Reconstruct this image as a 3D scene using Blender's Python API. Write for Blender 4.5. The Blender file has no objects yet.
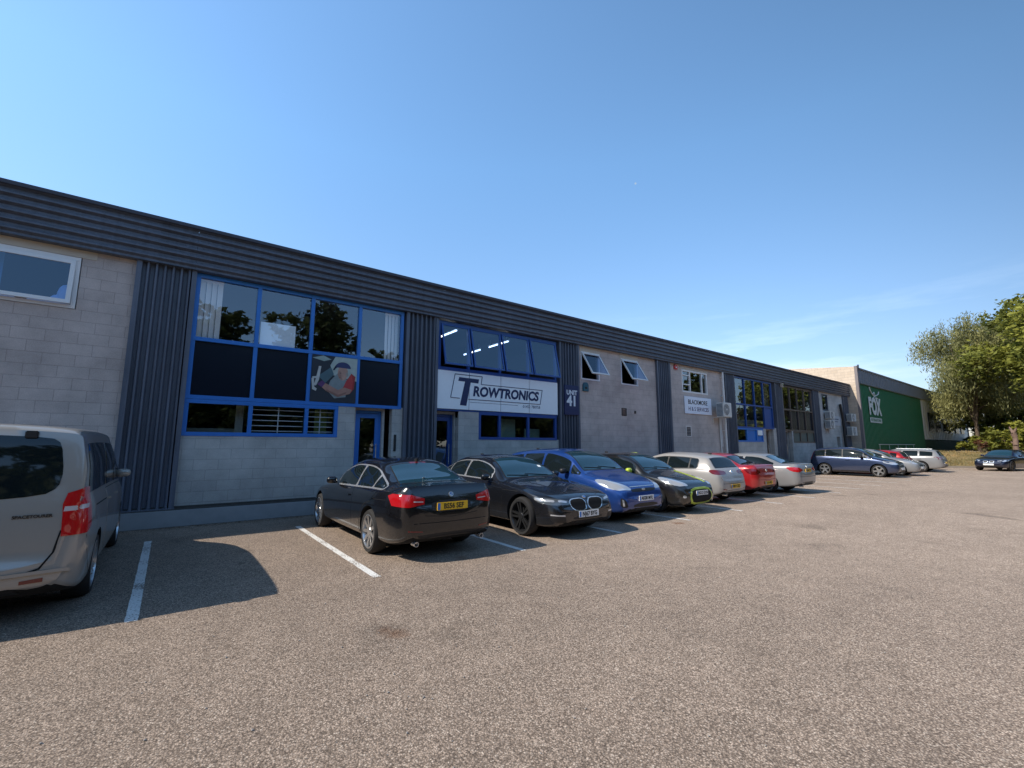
import bpy, bmesh, math, random
from mathutils import Vector, Matrix, geometry
from mathutils.bvhtree import BVHTree
R = math.radians
random.seed(7)
scene = bpy.context.scene
COL = scene.collection

# ------------------------------------------------------------------ helpers
def tag(o, label=None, cat=None, group=None, kind=None):
    if label: o['label'] = label
    if cat: o['category'] = cat
    if group: o['group'] = group
    if kind: o['kind'] = kind
    return o
def empty(name, loc=(0, 0, 0), rz=0, **k):
    o = bpy.data.objects.new(name, None); COL.objects.link(o)
    o.location = loc; o.rotation_euler = (0, 0, rz); o.empty_display_size = .3
    return tag(o, **k)
def copy_tree(o, parent=None):
    c = o.copy(); COL.objects.link(c); c.parent = parent
    for ch in [x for x in bpy.data.objects if x.parent == o and x != c]:
        copy_tree(ch, c)
    return c

class MB:
    """collects faces and links them as one mesh"""
    def __init__(s): s.v = []; s.f = []; s.m = []; s.cur = 0
    def quad(s, *p):
        n = len(s.v); s.v += [tuple(q) for q in p]; s.f.append(tuple(range(n, n+len(p)))); s.m.append(s.cur)
    def box(s, x0, x1, y0, y1, z0, z1):
        n = len(s.v)
        s.v += [(x, y, z) for x in (x0, x1) for y in (y0, y1) for z in (z0, z1)]
        for f in ((0,1,3,2),(4,6,7,5),(0,4,5,1),(2,3,7,6),(0,2,6,4),(1,5,7,3)):
            s.f.append(tuple(n+i for i in f)); s.m.append(s.cur)
        return s
    def obox(s, c, ax, ay, az):
        """box centred c with half-axis vectors"""
        n = len(s.v); c = Vector(c); ax = Vector(ax); ay = Vector(ay); az = Vector(az)
        for i in (-1, 1):
            for j in (-1, 1):
                for k in (-1, 1): s.v.append(tuple(c+ax*i+ay*j+az*k))
        for f in ((0,1,3,2),(4,6,7,5),(0,4,5,1),(2,3,7,6),(0,2,6,4),(1,5,7,3)):
            s.f.append(tuple(n+i for i in f)); s.m.append(s.cur)
        return s
    def prism(s, pts, d):
        """closed polygon pts (3D) extruded by d"""
        n = len(s.v); k = len(pts); d = Vector(d)
        s.v += [tuple(p) for p in pts]+[tuple(Vector(p)+d) for p in pts]
        s.f.append(tuple(range(n+k-1, n-1, -1))); s.m.append(s.cur)
        s.f.append(tuple(range(n+k, n+2*k))); s.m.append(s.cur)
        for i in range(k):
            j = (i+1) % k; s.f.append((n+i, n+j, n+k+j, n+k+i)); s.m.append(s.cur)
        return s
    def tube(s, p0, p1, r0, r1=None, seg=10, caps=True):
        r1 = r0 if r1 is None else r1
        p0 = Vector(p0); p1 = Vector(p1); d = (p1-p0).normalized()
        a = d.orthogonal().normalized(); b = d.cross(a); n = len(s.v)
        for p, r in ((p0, r0), (p1, r1)):
            for i in range(seg):
                t = 2*math.pi*i/seg; s.v.append(tuple(p+a*math.cos(t)*r+b*math.sin(t)*r))
        for i in range(seg):
            j = (i+1) % seg; s.f.append((n+i, n+j, n+seg+j, n+seg+i)); s.m.append(s.cur)
        if caps:
            s.f.append(tuple(range(n+seg-1, n-1, -1))); s.m.append(s.cur)
            s.f.append(tuple(range(n+seg, n+2*seg))); s.m.append(s.cur)
        return s
    def lathe(s, prof, c=(0, 0, 0), seg=32, axis='y'):
        """profile [(radius, along axis)]"""
        n = len(s.v); k = len(prof); c = Vector(c)
        for i in range(seg):
            t = 2*math.pi*i/seg
            for r, h in prof:
                if axis == 'y': s.v.append((c.x+r*math.cos(t), c.y+h, c.z+r*math.sin(t)))
                else: s.v.append((c.x+r*math.cos(t), c.y+r*math.sin(t), c.z+h))
        for i in range(seg):
            j = (i+1) % seg
            for q in range(k-1):
                s.f.append((n+i*k+q, n+j*k+q, n+j*k+q+1, n+i*k+q+1)); s.m.append(s.cur)
        return s
    def ellip(s, c, rx, ry, rz, nu=14, nv=9, pw=1.0):
        n = len(s.v); f = lambda t: math.copysign(abs(t)**pw, t)
        for i in range(nv+1):
            ph = math.pi*i/nv-math.pi/2
            for j in range(nu):
                t = 2*math.pi*j/nu
                s.v.append((c[0]+rx*f(math.cos(ph))*f(math.cos(t)), c[1]+ry*f(math.cos(ph))*f(math.sin(t)), c[2]+rz*f(math.sin(ph))))
        for i in range(nv):
            for j in range(nu):
                k = (j+1) % nu; s.f.append((n+i*nu+j, n+i*nu+k, n+(i+1)*nu+k, n+(i+1)*nu+j)); s.m.append(s.cur)
        return s
    def build(s, name, mats, parent=None, smooth=False, world=False, bevel=0, angle=40):
        me = bpy.data.meshes.new(name)
        v = s.v
        if world and parent is not None:
            l = parent.location; v = [(a-l.x, b-l.y, c-l.z) for a, b, c in v]
        me.from_pydata(v, [], s.f)
        if not isinstance(mats, (list, tuple)): mats = [mats]
        for m in mats: me.materials.append(m)
        for p, m in zip(me.polygons, s.m): p.material_index = m
        bm = bmesh.new(); bm.from_mesh(me); bmesh.ops.recalc_face_normals(bm, faces=bm.faces)
        if bevel:
            bmesh.ops.bevel(bm, geom=[e for e in bm.edges if e.is_manifold and e.calc_face_angle(0) > .6], offset=bevel, segments=2, affect='EDGES', clamp_overlap=True)
        bm.to_mesh(me); bm.free()
        if smooth or bevel:
            me.polygons.foreach_set('use_smooth', [True]*len(me.polygons))
            me.set_sharp_from_angle(angle=R(angle))
        me.update()
        o = bpy.data.objects.new(name, me); COL.objects.link(o)
        if parent is not None: o.parent = parent
        return o

def pchip(keys):
    xs = [k[0] for k in keys]; ys = [k[1] for k in keys]; n = len(xs)
    h = [xs[i+1]-xs[i] for i in range(n-1)]; d = [(ys[i+1]-ys[i])/h[i] for i in range(n-1)]
    m = [0]*n; m[0] = d[0]; m[-1] = d[-1]
    for i in range(1, n-1):
        if d[i-1]*d[i] <= 0: m[i] = 0
        else:
            w1 = 2*h[i]+h[i-1]; w2 = h[i]+2*h[i-1]; m[i] = (w1+w2)/(w1/d[i-1]+w2/d[i])
    def f(x):
        if x <= xs[0]: return ys[0]
        if x >= xs[-1]: return ys[-1]
        i = 0
        while x > xs[i+1]: i += 1
        t = (x-xs[i])/h[i]; t2 = t*t; t3 = t2*t
        return (2*t3-3*t2+1)*ys[i]+(t3-2*t2+t)*h[i]*m[i]+(-2*t3+3*t2)*ys[i+1]+(t3-t2)*h[i]*m[i+1]
    return f

# ------------------------------------------------------------------ materials
MATS = {}
def newmat(name):
    m = bpy.data.materials.new(name); m.use_nodes = True; nt = m.node_tree
    return m, nt, nt.nodes['Principled BSDF'], nt.nodes['Material Output']
def simple(name, col, rough=.5, metal=0, spec=.5, coat=0, emis=None, es=0, noise=0, nscale=8, bump=0):
    if name in MATS: return MATS[name]
    m, nt, b, out = newmat(name)
    b.inputs['Base Color'].default_value = (*col, 1); b.inputs['Roughness'].default_value = rough
    b.inputs['Metallic'].default_value = metal; b.inputs['Specular IOR Level'].default_value = spec
    b.inputs['Coat Weight'].default_value = coat; b.inputs['Coat Roughness'].default_value = .03
    if emis: b.inputs['Emission Color'].default_value = (*emis, 1); b.inputs['Emission Strength'].default_value = es
    if noise:
        tc = nt.nodes.new('ShaderNodeTexCoord'); n = nt.nodes.new('ShaderNodeTexNoise'); n.inputs['Scale'].default_value = nscale; n.inputs['Detail'].default_value = 6
        nt.links.new(tc.outputs['Object'], n.inputs['Vector'])
        mx = nt.nodes.new('ShaderNodeMix'); mx.data_type = 'RGBA'
        mx.inputs[6].default_value = (*[c*(1-noise) for c in col], 1); mx.inputs[7].default_value = (*[min(1, c*(1+noise)) for c in col], 1)
        nt.links.new(n.outputs['Fac'], mx.inputs[0]); nt.links.new(mx.outputs[2], b.inputs['Base Color'])
        rr = nt.nodes.new('ShaderNodeMapRange'); rr.inputs['To Min'].default_value = max(0, rough-.12); rr.inputs['To Max'].default_value = min(1, rough+.12)
        nt.links.new(n.outputs['Fac'], rr.inputs[0]); nt.links.new(rr.outputs[0], b.inputs['Roughness'])
        if bump:
            bp = nt.nodes.new('ShaderNodeBump'); bp.inputs['Strength'].default_value = bump; bp.inputs['Distance'].default_value = .01
            nt.links.new(n.outputs['Fac'], bp.inputs['Height']); nt.links.new(bp.outputs[0], b.inputs['Normal'])
    MATS[name] = m; return m
def paint(name, col, metal=.35, rough=.32, coat=1.0):
    if name in MATS: return MATS[name]
    m, nt, b, out = newmat(name)
    b.inputs['Metallic'].default_value = metal; b.inputs['Roughness'].default_value = rough
    b.inputs['Coat Weight'].default_value = coat; b.inputs['Coat Roughness'].default_value = .04
    # road dust low on the body and in faint patches
    g = nt.nodes.new('ShaderNodeNewGeometry'); sx = nt.nodes.new('ShaderNodeSeparateXYZ'); nt.links.new(g.outputs['Position'], sx.inputs[0])
    mr = nt.nodes.new('ShaderNodeMapRange'); mr.inputs['From Min'].default_value = .15; mr.inputs['From Max'].default_value = .6
    mr.inputs['To Min'].default_value = .4; mr.inputs['To Max'].default_value = .02
    nt.links.new(sx.outputs['Z'], mr.inputs[0])
    n = nt.nodes.new('ShaderNodeTexNoise'); n.inputs['Scale'].default_value = 5; n.inputs['Detail'].default_value = 8
    nt.links.new(g.outputs['Position'], n.inputs['Vector'])
    mu = nt.nodes.new('ShaderNodeMath'); mu.operation = 'MULTIPLY'; nt.links.new(mr.outputs[0], mu.inputs[0]); nt.links.new(n.outputs['Fac'], mu.inputs[1])
    mx = nt.nodes.new('ShaderNodeMix'); mx.data_type = 'RGBA'; mx.inputs[6].default_value = (*col, 1); mx.inputs[7].default_value = (.2, .17, .14, 1)
    nt.links.new(mu.outputs[0], mx.inputs[0]); nt.links.new(mx.outputs[2], b.inputs['Base Color'])
    MATS[name] = m; return m
def blockwork(name, axis='x', c1=(.52, .445, .405), c2=(.56, .482, .438), mortar=(.41, .35, .32), bw=.45, bh=.225, ms=.006, dirt=.5):
    m, nt, b, out = newmat(name); N = nt.nodes.new; Lk = nt.links.new
    g = N('ShaderNodeNewGeometry'); sx = N('ShaderNodeSeparateXYZ'); Lk(g.outputs['Position'], sx.inputs[0])
    cb = N('ShaderNodeCombineXYZ'); Lk(sx.outputs['X' if axis == 'x' else 'Y'], cb.inputs[0]); Lk(sx.outputs['Z'], cb.inputs[1])
    br = N('ShaderNodeTexBrick'); br.inputs['Scale'].default_value = 1; br.inputs['Mortar Size'].default_value = ms; br.inputs['Mortar Smooth'].default_value = .3
    br.inputs['Brick Width'].default_value = bw; br.inputs['Row Height'].default_value = bh; br.inputs['Bias'].default_value = 0
    br.inputs['Color1'].default_value = (*c1, 1); br.inputs['Color2'].default_value = (*c2, 1); br.inputs['Mortar'].default_value = (*mortar, 1)
    Lk(cb.outputs[0], br.inputs['Vector'])
    n = N('ShaderNodeTexNoise'); n.inputs['Scale'].default_value = 1.3; n.inputs['Detail'].default_value = 10; n.inputs['Roughness'].default_value = .65; Lk(g.outputs['Position'], n.inputs['Vector'])
    n2 = N('ShaderNodeTexNoise'); n2.inputs['Scale'].default_value = 60; n2.inputs['Detail'].default_value = 4; Lk(g.outputs['Position'], n2.inputs['Vector'])
    mp = N('ShaderNodeMapRange'); mp.inputs['From Min'].default_value = .3; mp.inputs['From Max'].default_value = .7; mp.inputs['To Min'].default_value = 1-dirt*.6; mp.inputs['To Max'].default_value = 1.08; Lk(n.outputs['Fac'], mp.inputs[0])
    mp2 = N('ShaderNodeMapRange'); mp2.inputs['From Min'].default_value = .3; mp2.inputs['From Max'].default_value = .7; mp2.inputs['To Min'].default_value = .88; mp2.inputs['To Max'].default_value = 1.1; Lk(n2.outputs['Fac'], mp2.inputs[0])
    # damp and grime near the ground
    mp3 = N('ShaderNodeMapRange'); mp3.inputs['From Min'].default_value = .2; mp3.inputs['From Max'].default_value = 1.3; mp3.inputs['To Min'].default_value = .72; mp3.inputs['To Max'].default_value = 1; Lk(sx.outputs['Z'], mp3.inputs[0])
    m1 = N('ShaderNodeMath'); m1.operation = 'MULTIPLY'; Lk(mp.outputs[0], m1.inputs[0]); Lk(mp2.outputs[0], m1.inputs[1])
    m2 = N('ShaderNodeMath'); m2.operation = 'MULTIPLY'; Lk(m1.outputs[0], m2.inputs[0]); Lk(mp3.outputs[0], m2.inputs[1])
    vm = N('ShaderNodeVectorMath'); vm.operation = 'SCALE'; Lk(br.outputs['Color'], vm.inputs[0]); Lk(m2.outputs[0], vm.inputs['Scale'])
    Lk(vm.outputs[0], b.inputs['Base Color']); b.inputs['Roughness'].default_value = .92
    bp = N('ShaderNodeBump'); bp.inputs['Strength'].default_value = .5; bp.inputs['Distance'].default_value = .008
    ad = N('ShaderNodeMath'); ad.operation = 'SUBTRACT'; Lk(n2.outputs['Fac'], ad.inputs[0]); Lk(br.outputs['Fac'], ad.inputs[1])
    Lk(ad.outputs[0], bp.inputs['Height']); Lk(bp.outputs[0], b.inputs['Normal'])
    return m
RUST = (.62, .42, .30); OIL = (.35, .34, .33)
STAINS = [(1.75, 4.05, .16, RUST, .7), (3.6, 6.0, .13, RUST, .6), (8.9, 5.75, .16, RUST, .8), (1.1, 8.4, .14, OIL, .6), (.95, 7.6, .07, OIL, .6), (20.4, 8.5, .25, OIL, .6), (22.7, 7.6, .3, OIL, .5), (9.5, 4.2, .12, OIL, .4), (5.2, 2.6, .05, OIL, .5)]
def asphalt():
    m, nt, b, out = newmat('asphalt'); N = nt.nodes.new; Lk = nt.links.new
    g = N('ShaderNodeNewGeometry')
    v = N('ShaderNodeTexVoronoi'); v.inputs['Scale'].default_value = 92; Lk(g.outputs['Position'], v.inputs['Vector'])
    vb = N('ShaderNodeTexVoronoi'); vb.inputs['Scale'].default_value = 145; Lk(g.outputs['Position'], vb.inputs['Vector'])
    # per-stone tone
    sp = N('ShaderNodeSeparateColor'); Lk(v.outputs['Color'], sp.inputs[0])
    cr = N('ShaderNodeValToRGB'); e = cr.color_ramp.elements
    e[0].position = 0; e[0].color = (.235, .172, .127, 1); e[1].position = 1; e[1].color = (.72, .59, .47, 1)
    for p, c in ((.3, (.37, .278, .210, 1)), (.6, (.475, .36, .272, 1)), (.9, (.585, .45, .35, 1))):
        x = cr.color_ramp.elements.new(p); x.color = c
    Lk(sp.outputs[0], cr.inputs[0])
    sp2 = N('ShaderNodeSeparateColor'); Lk(vb.outputs['Color'], sp2.inputs[0])
    f2 = N('ShaderNodeMapRange'); f2.inputs['To Min'].default_value = .75; f2.inputs['To Max'].default_value = 1.3; Lk(sp2.outputs[1], f2.inputs[0])
    # dark binder between stones
    ed = N('ShaderNodeMapRange'); ed.inputs['From Min'].default_value = .25; ed.inputs['From Max'].default_value = .62; ed.inputs['To Min'].default_value = 1.08; ed.inputs['To Max'].default_value = .5; Lk(v.outputs['Distance'], ed.inputs[0])
    n = N('ShaderNodeTexNoise'); n.inputs['Scale'].default_value = .35; n.inputs['Detail'].default_value = 8; n.inputs['Roughness'].default_value = .6; Lk(g.outputs['Position'], n.inputs['Vector'])
    nr = N('ShaderNodeMapRange'); nr.inputs['From Min'].default_value = .3; nr.inputs['From Max'].default_value = .7; nr.inputs['To Min'].default_value = .86; nr.inputs['To Max'].default_value = 1.1; Lk(n.outputs['Fac'], nr.inputs[0])
    n3 = N('ShaderNodeTexNoise'); n3.inputs['Scale'].default_value = 3.1; n3.inputs['Detail'].default_value = 5; Lk(g.outputs['Position'], n3.inputs['Vector'])
    nr3 = N('ShaderNodeMapRange'); nr3.inputs['From Min'].default_value = .3; nr3.inputs['From Max'].default_value = .7; nr3.inputs['To Min'].default_value = .9; nr3.inputs['To Max'].default_value = 1.07; Lk(n3.outputs['Fac'], nr3.inputs[0])
    # oil and rust stains
    n4 = N('ShaderNodeTexNoise'); n4.inputs['Scale'].default_value = .8; n4.inputs['Detail'].default_value = 3; n4.inputs['Distortion'].default_value = .6; Lk(g.outputs['Position'], n4.inputs['Vector'])
    nr4 = N('ShaderNodeMapRange'); nr4.inputs['From Min'].default_value = .64; nr4.inputs['From Max'].default_value = .74; nr4.inputs['To Min'].default_value = 1; nr4.inputs['To Max'].default_value = .66; Lk(n4.outputs['Fac'], nr4.inputs[0])
    prev = f2.outputs[0]
    # tarmac painted darker near the camera to deepen grain shade and shadows, paler beyond
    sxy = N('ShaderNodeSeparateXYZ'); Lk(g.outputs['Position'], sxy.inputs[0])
    near_shade = N('ShaderNodeMapRange'); near_shade.interpolation_type = 'SMOOTHSTEP'; near_shade.inputs['From Min'].default_value = -2; near_shade.inputs['From Max'].default_value = 13; near_shade.inputs['To Min'].default_value = .80; near_shade.inputs['To Max'].default_value = 1.24; Lk(sxy.outputs['X'], near_shade.inputs[0])
    for o in (near_shade.outputs[0], ed.outputs[0], nr.outputs[0], nr3.outputs[0], nr4.outputs[0]):
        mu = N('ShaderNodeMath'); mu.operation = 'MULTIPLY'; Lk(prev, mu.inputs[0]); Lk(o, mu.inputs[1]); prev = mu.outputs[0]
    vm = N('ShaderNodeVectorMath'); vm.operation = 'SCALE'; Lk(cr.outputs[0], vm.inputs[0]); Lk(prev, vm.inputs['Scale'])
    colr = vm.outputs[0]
    nw = N('ShaderNodeTexNoise'); nw.inputs['Scale'].default_value = 5; nw.inputs['Detail'].default_value = 6; Lk(g.outputs['Position'], nw.inputs['Vector'])
    for (sx_, sy_, rad, col, amt) in STAINS:
        ds = N('ShaderNodeVectorMath'); ds.operation = 'DISTANCE'; Lk(g.outputs['Position'], ds.inputs[0]); ds.inputs[1].default_value = (sx_, sy_, 0)
        ma = N('ShaderNodeMath'); ma.operation = 'MULTIPLY_ADD'; ma.inputs[1].default_value = rad*2.6; Lk(nw.outputs['Fac'], ma.inputs[0]); Lk(ds.outputs['Value'], ma.inputs[2])
        rg = N('ShaderNodeMapRange'); rg.inputs['From Min'].default_value = rad*1.5; rg.inputs['From Max'].default_value = rad*2.3; rg.inputs['To Min'].default_value = amt; rg.inputs['To Max'].default_value = 0; Lk(ma.outputs[0], rg.inputs[0])
        mxx = N('ShaderNodeMix'); mxx.data_type = 'RGBA'; mxx.blend_type = 'MULTIPLY'; Lk(rg.outputs[0], mxx.inputs[0]); Lk(colr, mxx.inputs[6]); mxx.inputs[7].default_value = (*col, 1); colr = mxx.outputs[2]
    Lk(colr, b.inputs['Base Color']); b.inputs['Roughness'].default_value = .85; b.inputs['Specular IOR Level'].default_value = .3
    bp = N('ShaderNodeBump'); bp.inputs['Strength'].default_value = .55; bp.inputs['Distance'].default_value = .006; bp.invert = True
    Lk(v.outputs['Distance'], bp.inputs['Height']); Lk(bp.outputs[0], b.inputs['Normal'])
    return m
def glass(name, tint=(.5, .6, .65), mixf=.25, rough=.0):
    """thin architectural glass: part transparent, part mirror by fresnel"""
    m = bpy.data.materials.new(name); m.use_nodes = True; nt = m.node_tree; nt.nodes.clear(); N = nt.nodes.new; Lk = nt.links.new
    t = N('ShaderNodeBsdfTransparent'); t.inputs[0].default_value = (*tint, 1)
    gl = N('ShaderNodeBsdfGlossy'); gl.inputs['Roughness'].default_value = rough; gl.inputs['Color'].default_value = (.8, .9, 1, 1)
    lw = N('ShaderNodeLayerWeight'); lw.inputs[0].default_value = .5; fr = N('ShaderNodeMath'); fr.operation = 'POWER'; fr.inputs[1].default_value = 4.0; Lk(lw.outputs['Facing'], fr.inputs[0])
    ad = N('ShaderNodeMath'); ad.operation = 'ADD'; ad.use_clamp = True; ad.inputs[1].default_value = mixf; Lk(fr.outputs[0], ad.inputs[0])
    n = N('ShaderNodeTexNoise'); n.inputs['Scale'].default_value = .9; g = N('ShaderNodeNewGeometry'); Lk(g.outputs['Position'], n.inputs['Vector'])
    bp = N('ShaderNodeBump'); bp.inputs['Strength'].default_value = .06; bp.inputs['Distance'].default_value = .03; Lk(n.outputs['Fac'], bp.inputs['Height']); Lk(bp.outputs[0], gl.inputs['Normal'])
    mx = N('ShaderNodeMixShader'); o = N('ShaderNodeOutputMaterial'); Lk(ad.outputs[0], mx.inputs[0]); Lk(t.outputs[0], mx.inputs[1]); Lk(gl.outputs[0], mx.inputs[2]); Lk(mx.outputs[0], o.inputs[0])
    return m
def leafmat(name, dark, light, trans=.35):
    m, nt, b, out = newmat(name); N = nt.nodes.new; Lk = nt.links.new
    a = N('ShaderNodeAttribute'); a.attribute_name = 'tint'
    cr = N('ShaderNodeValToRGB'); cr.color_ramp.elements[0].color = (*dark, 1); cr.color_ramp.elements[1].color = (*light, 1); Lk(a.outputs['Fac'], cr.inputs[0])
    Lk(cr.outputs[0], b.inputs['Base Color']); b.inputs['Roughness'].default_value = .55; b.inputs['Specular IOR Level'].default_value = .25
    tr = N('ShaderNodeBsdfTranslucent'); Lk(cr.outputs[0], tr.inputs[0]); mx = N('ShaderNodeMixShader'); mx.inputs[0].default_value = trans
    Lk(b.outputs[0], mx.inputs[1]); Lk(tr.outputs[0], mx.inputs[2]); Lk(mx.outputs[0], out.inputs[0])
    return m

M_asph = asphalt()
M_line = simple('road_paint', (.70, .68, .64), .8, noise=.16, nscale=22, bump=.4)
def worn(m, base):
    nt = m.node_tree; N = nt.nodes.new; Lk = nt.links.new; b = nt.nodes['Principled BSDF']; g = N('ShaderNodeNewGeometry')
    n = N('ShaderNodeTexNoise'); n.inputs['Scale'].default_value = 45; n.inputs['Detail'].default_value = 5; Lk(g.outputs['Position'], n.inputs['Vector'])
    n2 = N('ShaderNodeTexNoise'); n2.inputs['Scale'].default_value = 2.2; n2.inputs['Detail'].default_value = 6; Lk(g.outputs['Position'], n2.inputs['Vector'])
    a = N('ShaderNodeMath'); a.operation = 'MULTIPLY_ADD'; a.inputs[1].default_value = .55; Lk(n2.outputs['Fac'], a.inputs[0]); Lk(n.outputs['Fac'], a.inputs[2])
    r = N('ShaderNodeMapRange'); r.inputs['From Min'].default_value = .80; r.inputs['From Max'].default_value = .92; Lk(a.outputs[0], r.inputs[0])
    mx = N('ShaderNodeMix'); mx.data_type = 'RGBA'; mx.inputs[6].default_value = (*base, 1); mx.inputs[7].default_value = (.24, .19, .155, 1); Lk(r.outputs[0], mx.inputs[0]); Lk(mx.outputs[2], b.inputs['Base Color'])
worn(M_line, (.74, .72, .68))
M_block = blockwork('concrete_block')
M_blockpale = blockwork('pale_concrete_block', c1=(.47, .45, .42), c2=(.52, .50, .465), mortar=(.38, .365, .345))
M_creamwall = blockwork('cream_block', 'y', c1=(.62, .50, .38), c2=(.72, .59, .46), mortar=(.52, .43, .35), bw=.45, bh=.22, ms=.012, dirt=.25)
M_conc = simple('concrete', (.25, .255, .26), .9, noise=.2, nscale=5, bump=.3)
M_clad = simple('slate_cladding', (.080, .094, .135), .42, metal=0, spec=.45, noise=.14, nscale=3)
def streaky(m, col, sc):
    nt = m.node_tree; N = nt.nodes.new; Lk = nt.links.new; b = nt.nodes['Principled BSDF']
    g = N('ShaderNodeNewGeometry'); out = None; prev = None
    for s3, lo, hi in (((sc[0], sc[0], sc[1]), .72, 1.22), ((.5, .5, .9), .84, 1.14), ((30, 30, 30), .93, 1.06)):
        mp = N('ShaderNodeMapping'); mp.inputs['Scale'].default_value = s3; Lk(g.outputs['Position'], mp.inputs[0])
        n = N('ShaderNodeTexNoise'); n.inputs['Scale'].default_value = 1; n.inputs['Detail'].default_value = 7; n.inputs['Roughness'].default_value = .65; Lk(mp.outputs[0], n.inputs['Vector'])
        r = N('ShaderNodeMapRange'); r.inputs['From Min'].default_value = .3; r.inputs['From Max'].default_value = .7; r.inputs['To Min'].default_value = lo; r.inputs['To Max'].default_value = hi; Lk(n.outputs['Fac'], r.inputs[0])
        if prev is None: prev = r.outputs[0]
        else:
            mu = N('ShaderNodeMath'); mu.operation = 'MULTIPLY'; Lk(prev, mu.inputs[0]); Lk(r.outputs[0], mu.inputs[1]); prev = mu.outputs[0]
    v = N('ShaderNodeVectorMath'); v.operation = 'SCALE'; v.inputs[0].default_value = col; Lk(prev, v.inputs['Scale']); Lk(v.outputs[0], b.inputs['Base Color'])
streaky(M_clad, (.098, .112, .145), (9, .35))
M_cladtop = simple('slate_flashing', (.050, .060, .085), .5, noise=.12, nscale=2.5)
M_blue = simple('blue_frame', (.024, .165, .52), .35, noise=.12, nscale=6)
M_dkblue = simple('deep_blue_frame', (.014, .065, .26), .35, noise=.15, nscale=6)
M_bronze = simple('bronze_frame', (.11, .085, .07), .4)
M_white = simple('white_upvc', (.72, .71, .69), .35, noise=.05)
M_cream = simple('cream_render', (.50, .44, .36), .8, noise=.08)
M_dark = simple('dark_interior', (.018, .02, .024), .9)
M_mid = simple('room_wall', (.085, .09, .10), .9)
M_spand = simple('spandrel_glass', (.004, .008, .018), .25, spec=.25)
M_glass = glass('window_glass', (.90, .93, .96), .13)
M_glassb = glass('blue_window_glass', (.46, .62, .92), .11)
M_glassc = glass('clear_glass', (.80, .84, .86), .09)
M_blind = simple('blind_fabric', (.80, .74, .66), .9)
M_paper = simple('paper', (.85, .88, .86), .8)
M_black = simple('black_plastic', (.015, .015, .016), .5)
M_rubber = simple('tyre_rubber', (.018, .017, .017), .8, noise=.2, nscale=20)
M_well = simple('wheel_well', (.006, .006, .006), .95)
M_alloy = simple('alloy', (.50, .50, .50), .28, metal=.85)
M_alloyd = simple('dark_alloy', (.06, .06, .062), .3, metal=.7)
M_chrome = simple('chrome', (.80, .80, .80), .22, metal=.8)
M_cglass = simple('car_glass', (.008, .013, .015), .03, spec=.5)
M_cglass2 = simple('windscreen_glass', (.012, .042, .060), .03, spec=.8, coat=.4)
M_seam = simple('shut_line', (.003, .003, .003), .9)
M_red = simple('red_lens', (.42, .006, .010), .12, spec=.6, coat=1, emis=(.5, .01, .01), es=.06)
M_redd = simple('dark_red_lens', (.14, .004, .006), .12, coat=1)
M_lens = simple('headlight_lens', (.62, .63, .65), .10, metal=.55, coat=1)
M_lensd = simple('dark_headlight', (.10, .11, .12), .08, metal=.4, coat=1)
M_clear = simple('clear_lens', (.60, .52, .50), .15, coat=1)
M_yel = simple('rear_plate', (.78, .47, .02), .4)
M_plw = simple('front_plate', (.80, .80, .78), .4)
M_txt = simple('plate_text', (.01, .01, .012), .5)
M_signw = simple('sign_white', (.84, .88, .90), .35, noise=.04)
M_navy = simple('sign_navy', (.010, .020, .085), .4)
M_signtxt = simple('sign_lettering', (.70, .74, .78), .5)
M_green = simple('green_cladding', (.010, .125, .048), .5, noise=.12, nscale=1.2)
M_silver = simple('silver_cladding', (.62, .61, .60), .4, metal=.3, noise=.1)
M_bark = simple('bark', (.12, .085, .06), .9, noise=.4, nscale=6, bump=.8)
M_barkp = simple('pale_bark', (.20, .13, .10), .9, noise=.5, nscale=5, bump=.8)
M_acw = simple('ac_white', (.60, .60, .57), .5, noise=.08)
M_acg = simple('ac_fins', (.10, .13, .16), .6)
M_tube = simple('tube_light', (.9, .9, .9), .5, emis=(.92, .97, 1), es=4)
M_redbox = simple('red_alarm', (.5, .02, .02), .4)
M_teal = simple('teal_alarm', (.02, .10, .14), .4)
M_roof = simple('roof_sheet', (.16, .17, .18), .6, noise=.15)

def text(name, body, size, mat, parent=None, loc=(0, 0, 0), rot=(0, 0, 0), ext=.003, bold=0, shear=0, align='CENTER', sx=1, space=1):
    c = bpy.data.curves.new(name, 'FONT'); c.body = body; c.size = size; c.extrude = ext; c.offset = bold; c.shear = shear
    c.align_x = align; c.align_y = 'CENTER'; c.space_character = space; c.resolution_u = 3
    t = bpy.data.objects.new(name, c); COL.objects.link(t)
    bpy.context.view_layer.update()
    me = bpy.data.meshes.new_from_object(t.evaluated_get(bpy.context.evaluated_depsgraph_get()))
    bpy.data.objects.remove(t); bpy.data.curves.remove(c)
    me.transform(Matrix.Diagonal((sx, 1, 1, 1))); me.name = name
    me.materials.clear(); me.materials.append(mat)
    o = bpy.data.objects.new(name, me); COL.objects.link(o)
    o.location = loc; o.rotation_euler = rot
    if parent: o.parent = parent
    return o
FACE = (R(90), 0, 0)           # lettering standing upright and facing -Y

# ------------------------------------------------------------------ cars
def catmull(P, n):
    out = []
    for i in range(len(P)-1):
        p0 = P[max(i-1, 0)]; p1 = P[i]; p2 = P[i+1]; p3 = P[min(i+2, len(P)-1)]
        for k in range(n):
            t = k/n; a = .4
            h = [0, 0]
            for j in (0, 1):
                m1 = (p2[j]-p0[j])*a; m2 = (p3[j]-p1[j])*a
                h[j] = (2*t**3-3*t*t+1)*p1[j]+(t**3-2*t*t+t)*m1+(-2*t**3+3*t*t)*p2[j]+(t**3-t*t)*m2
            out.append(tuple(h))
    out.append(P[-1]); return out

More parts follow.
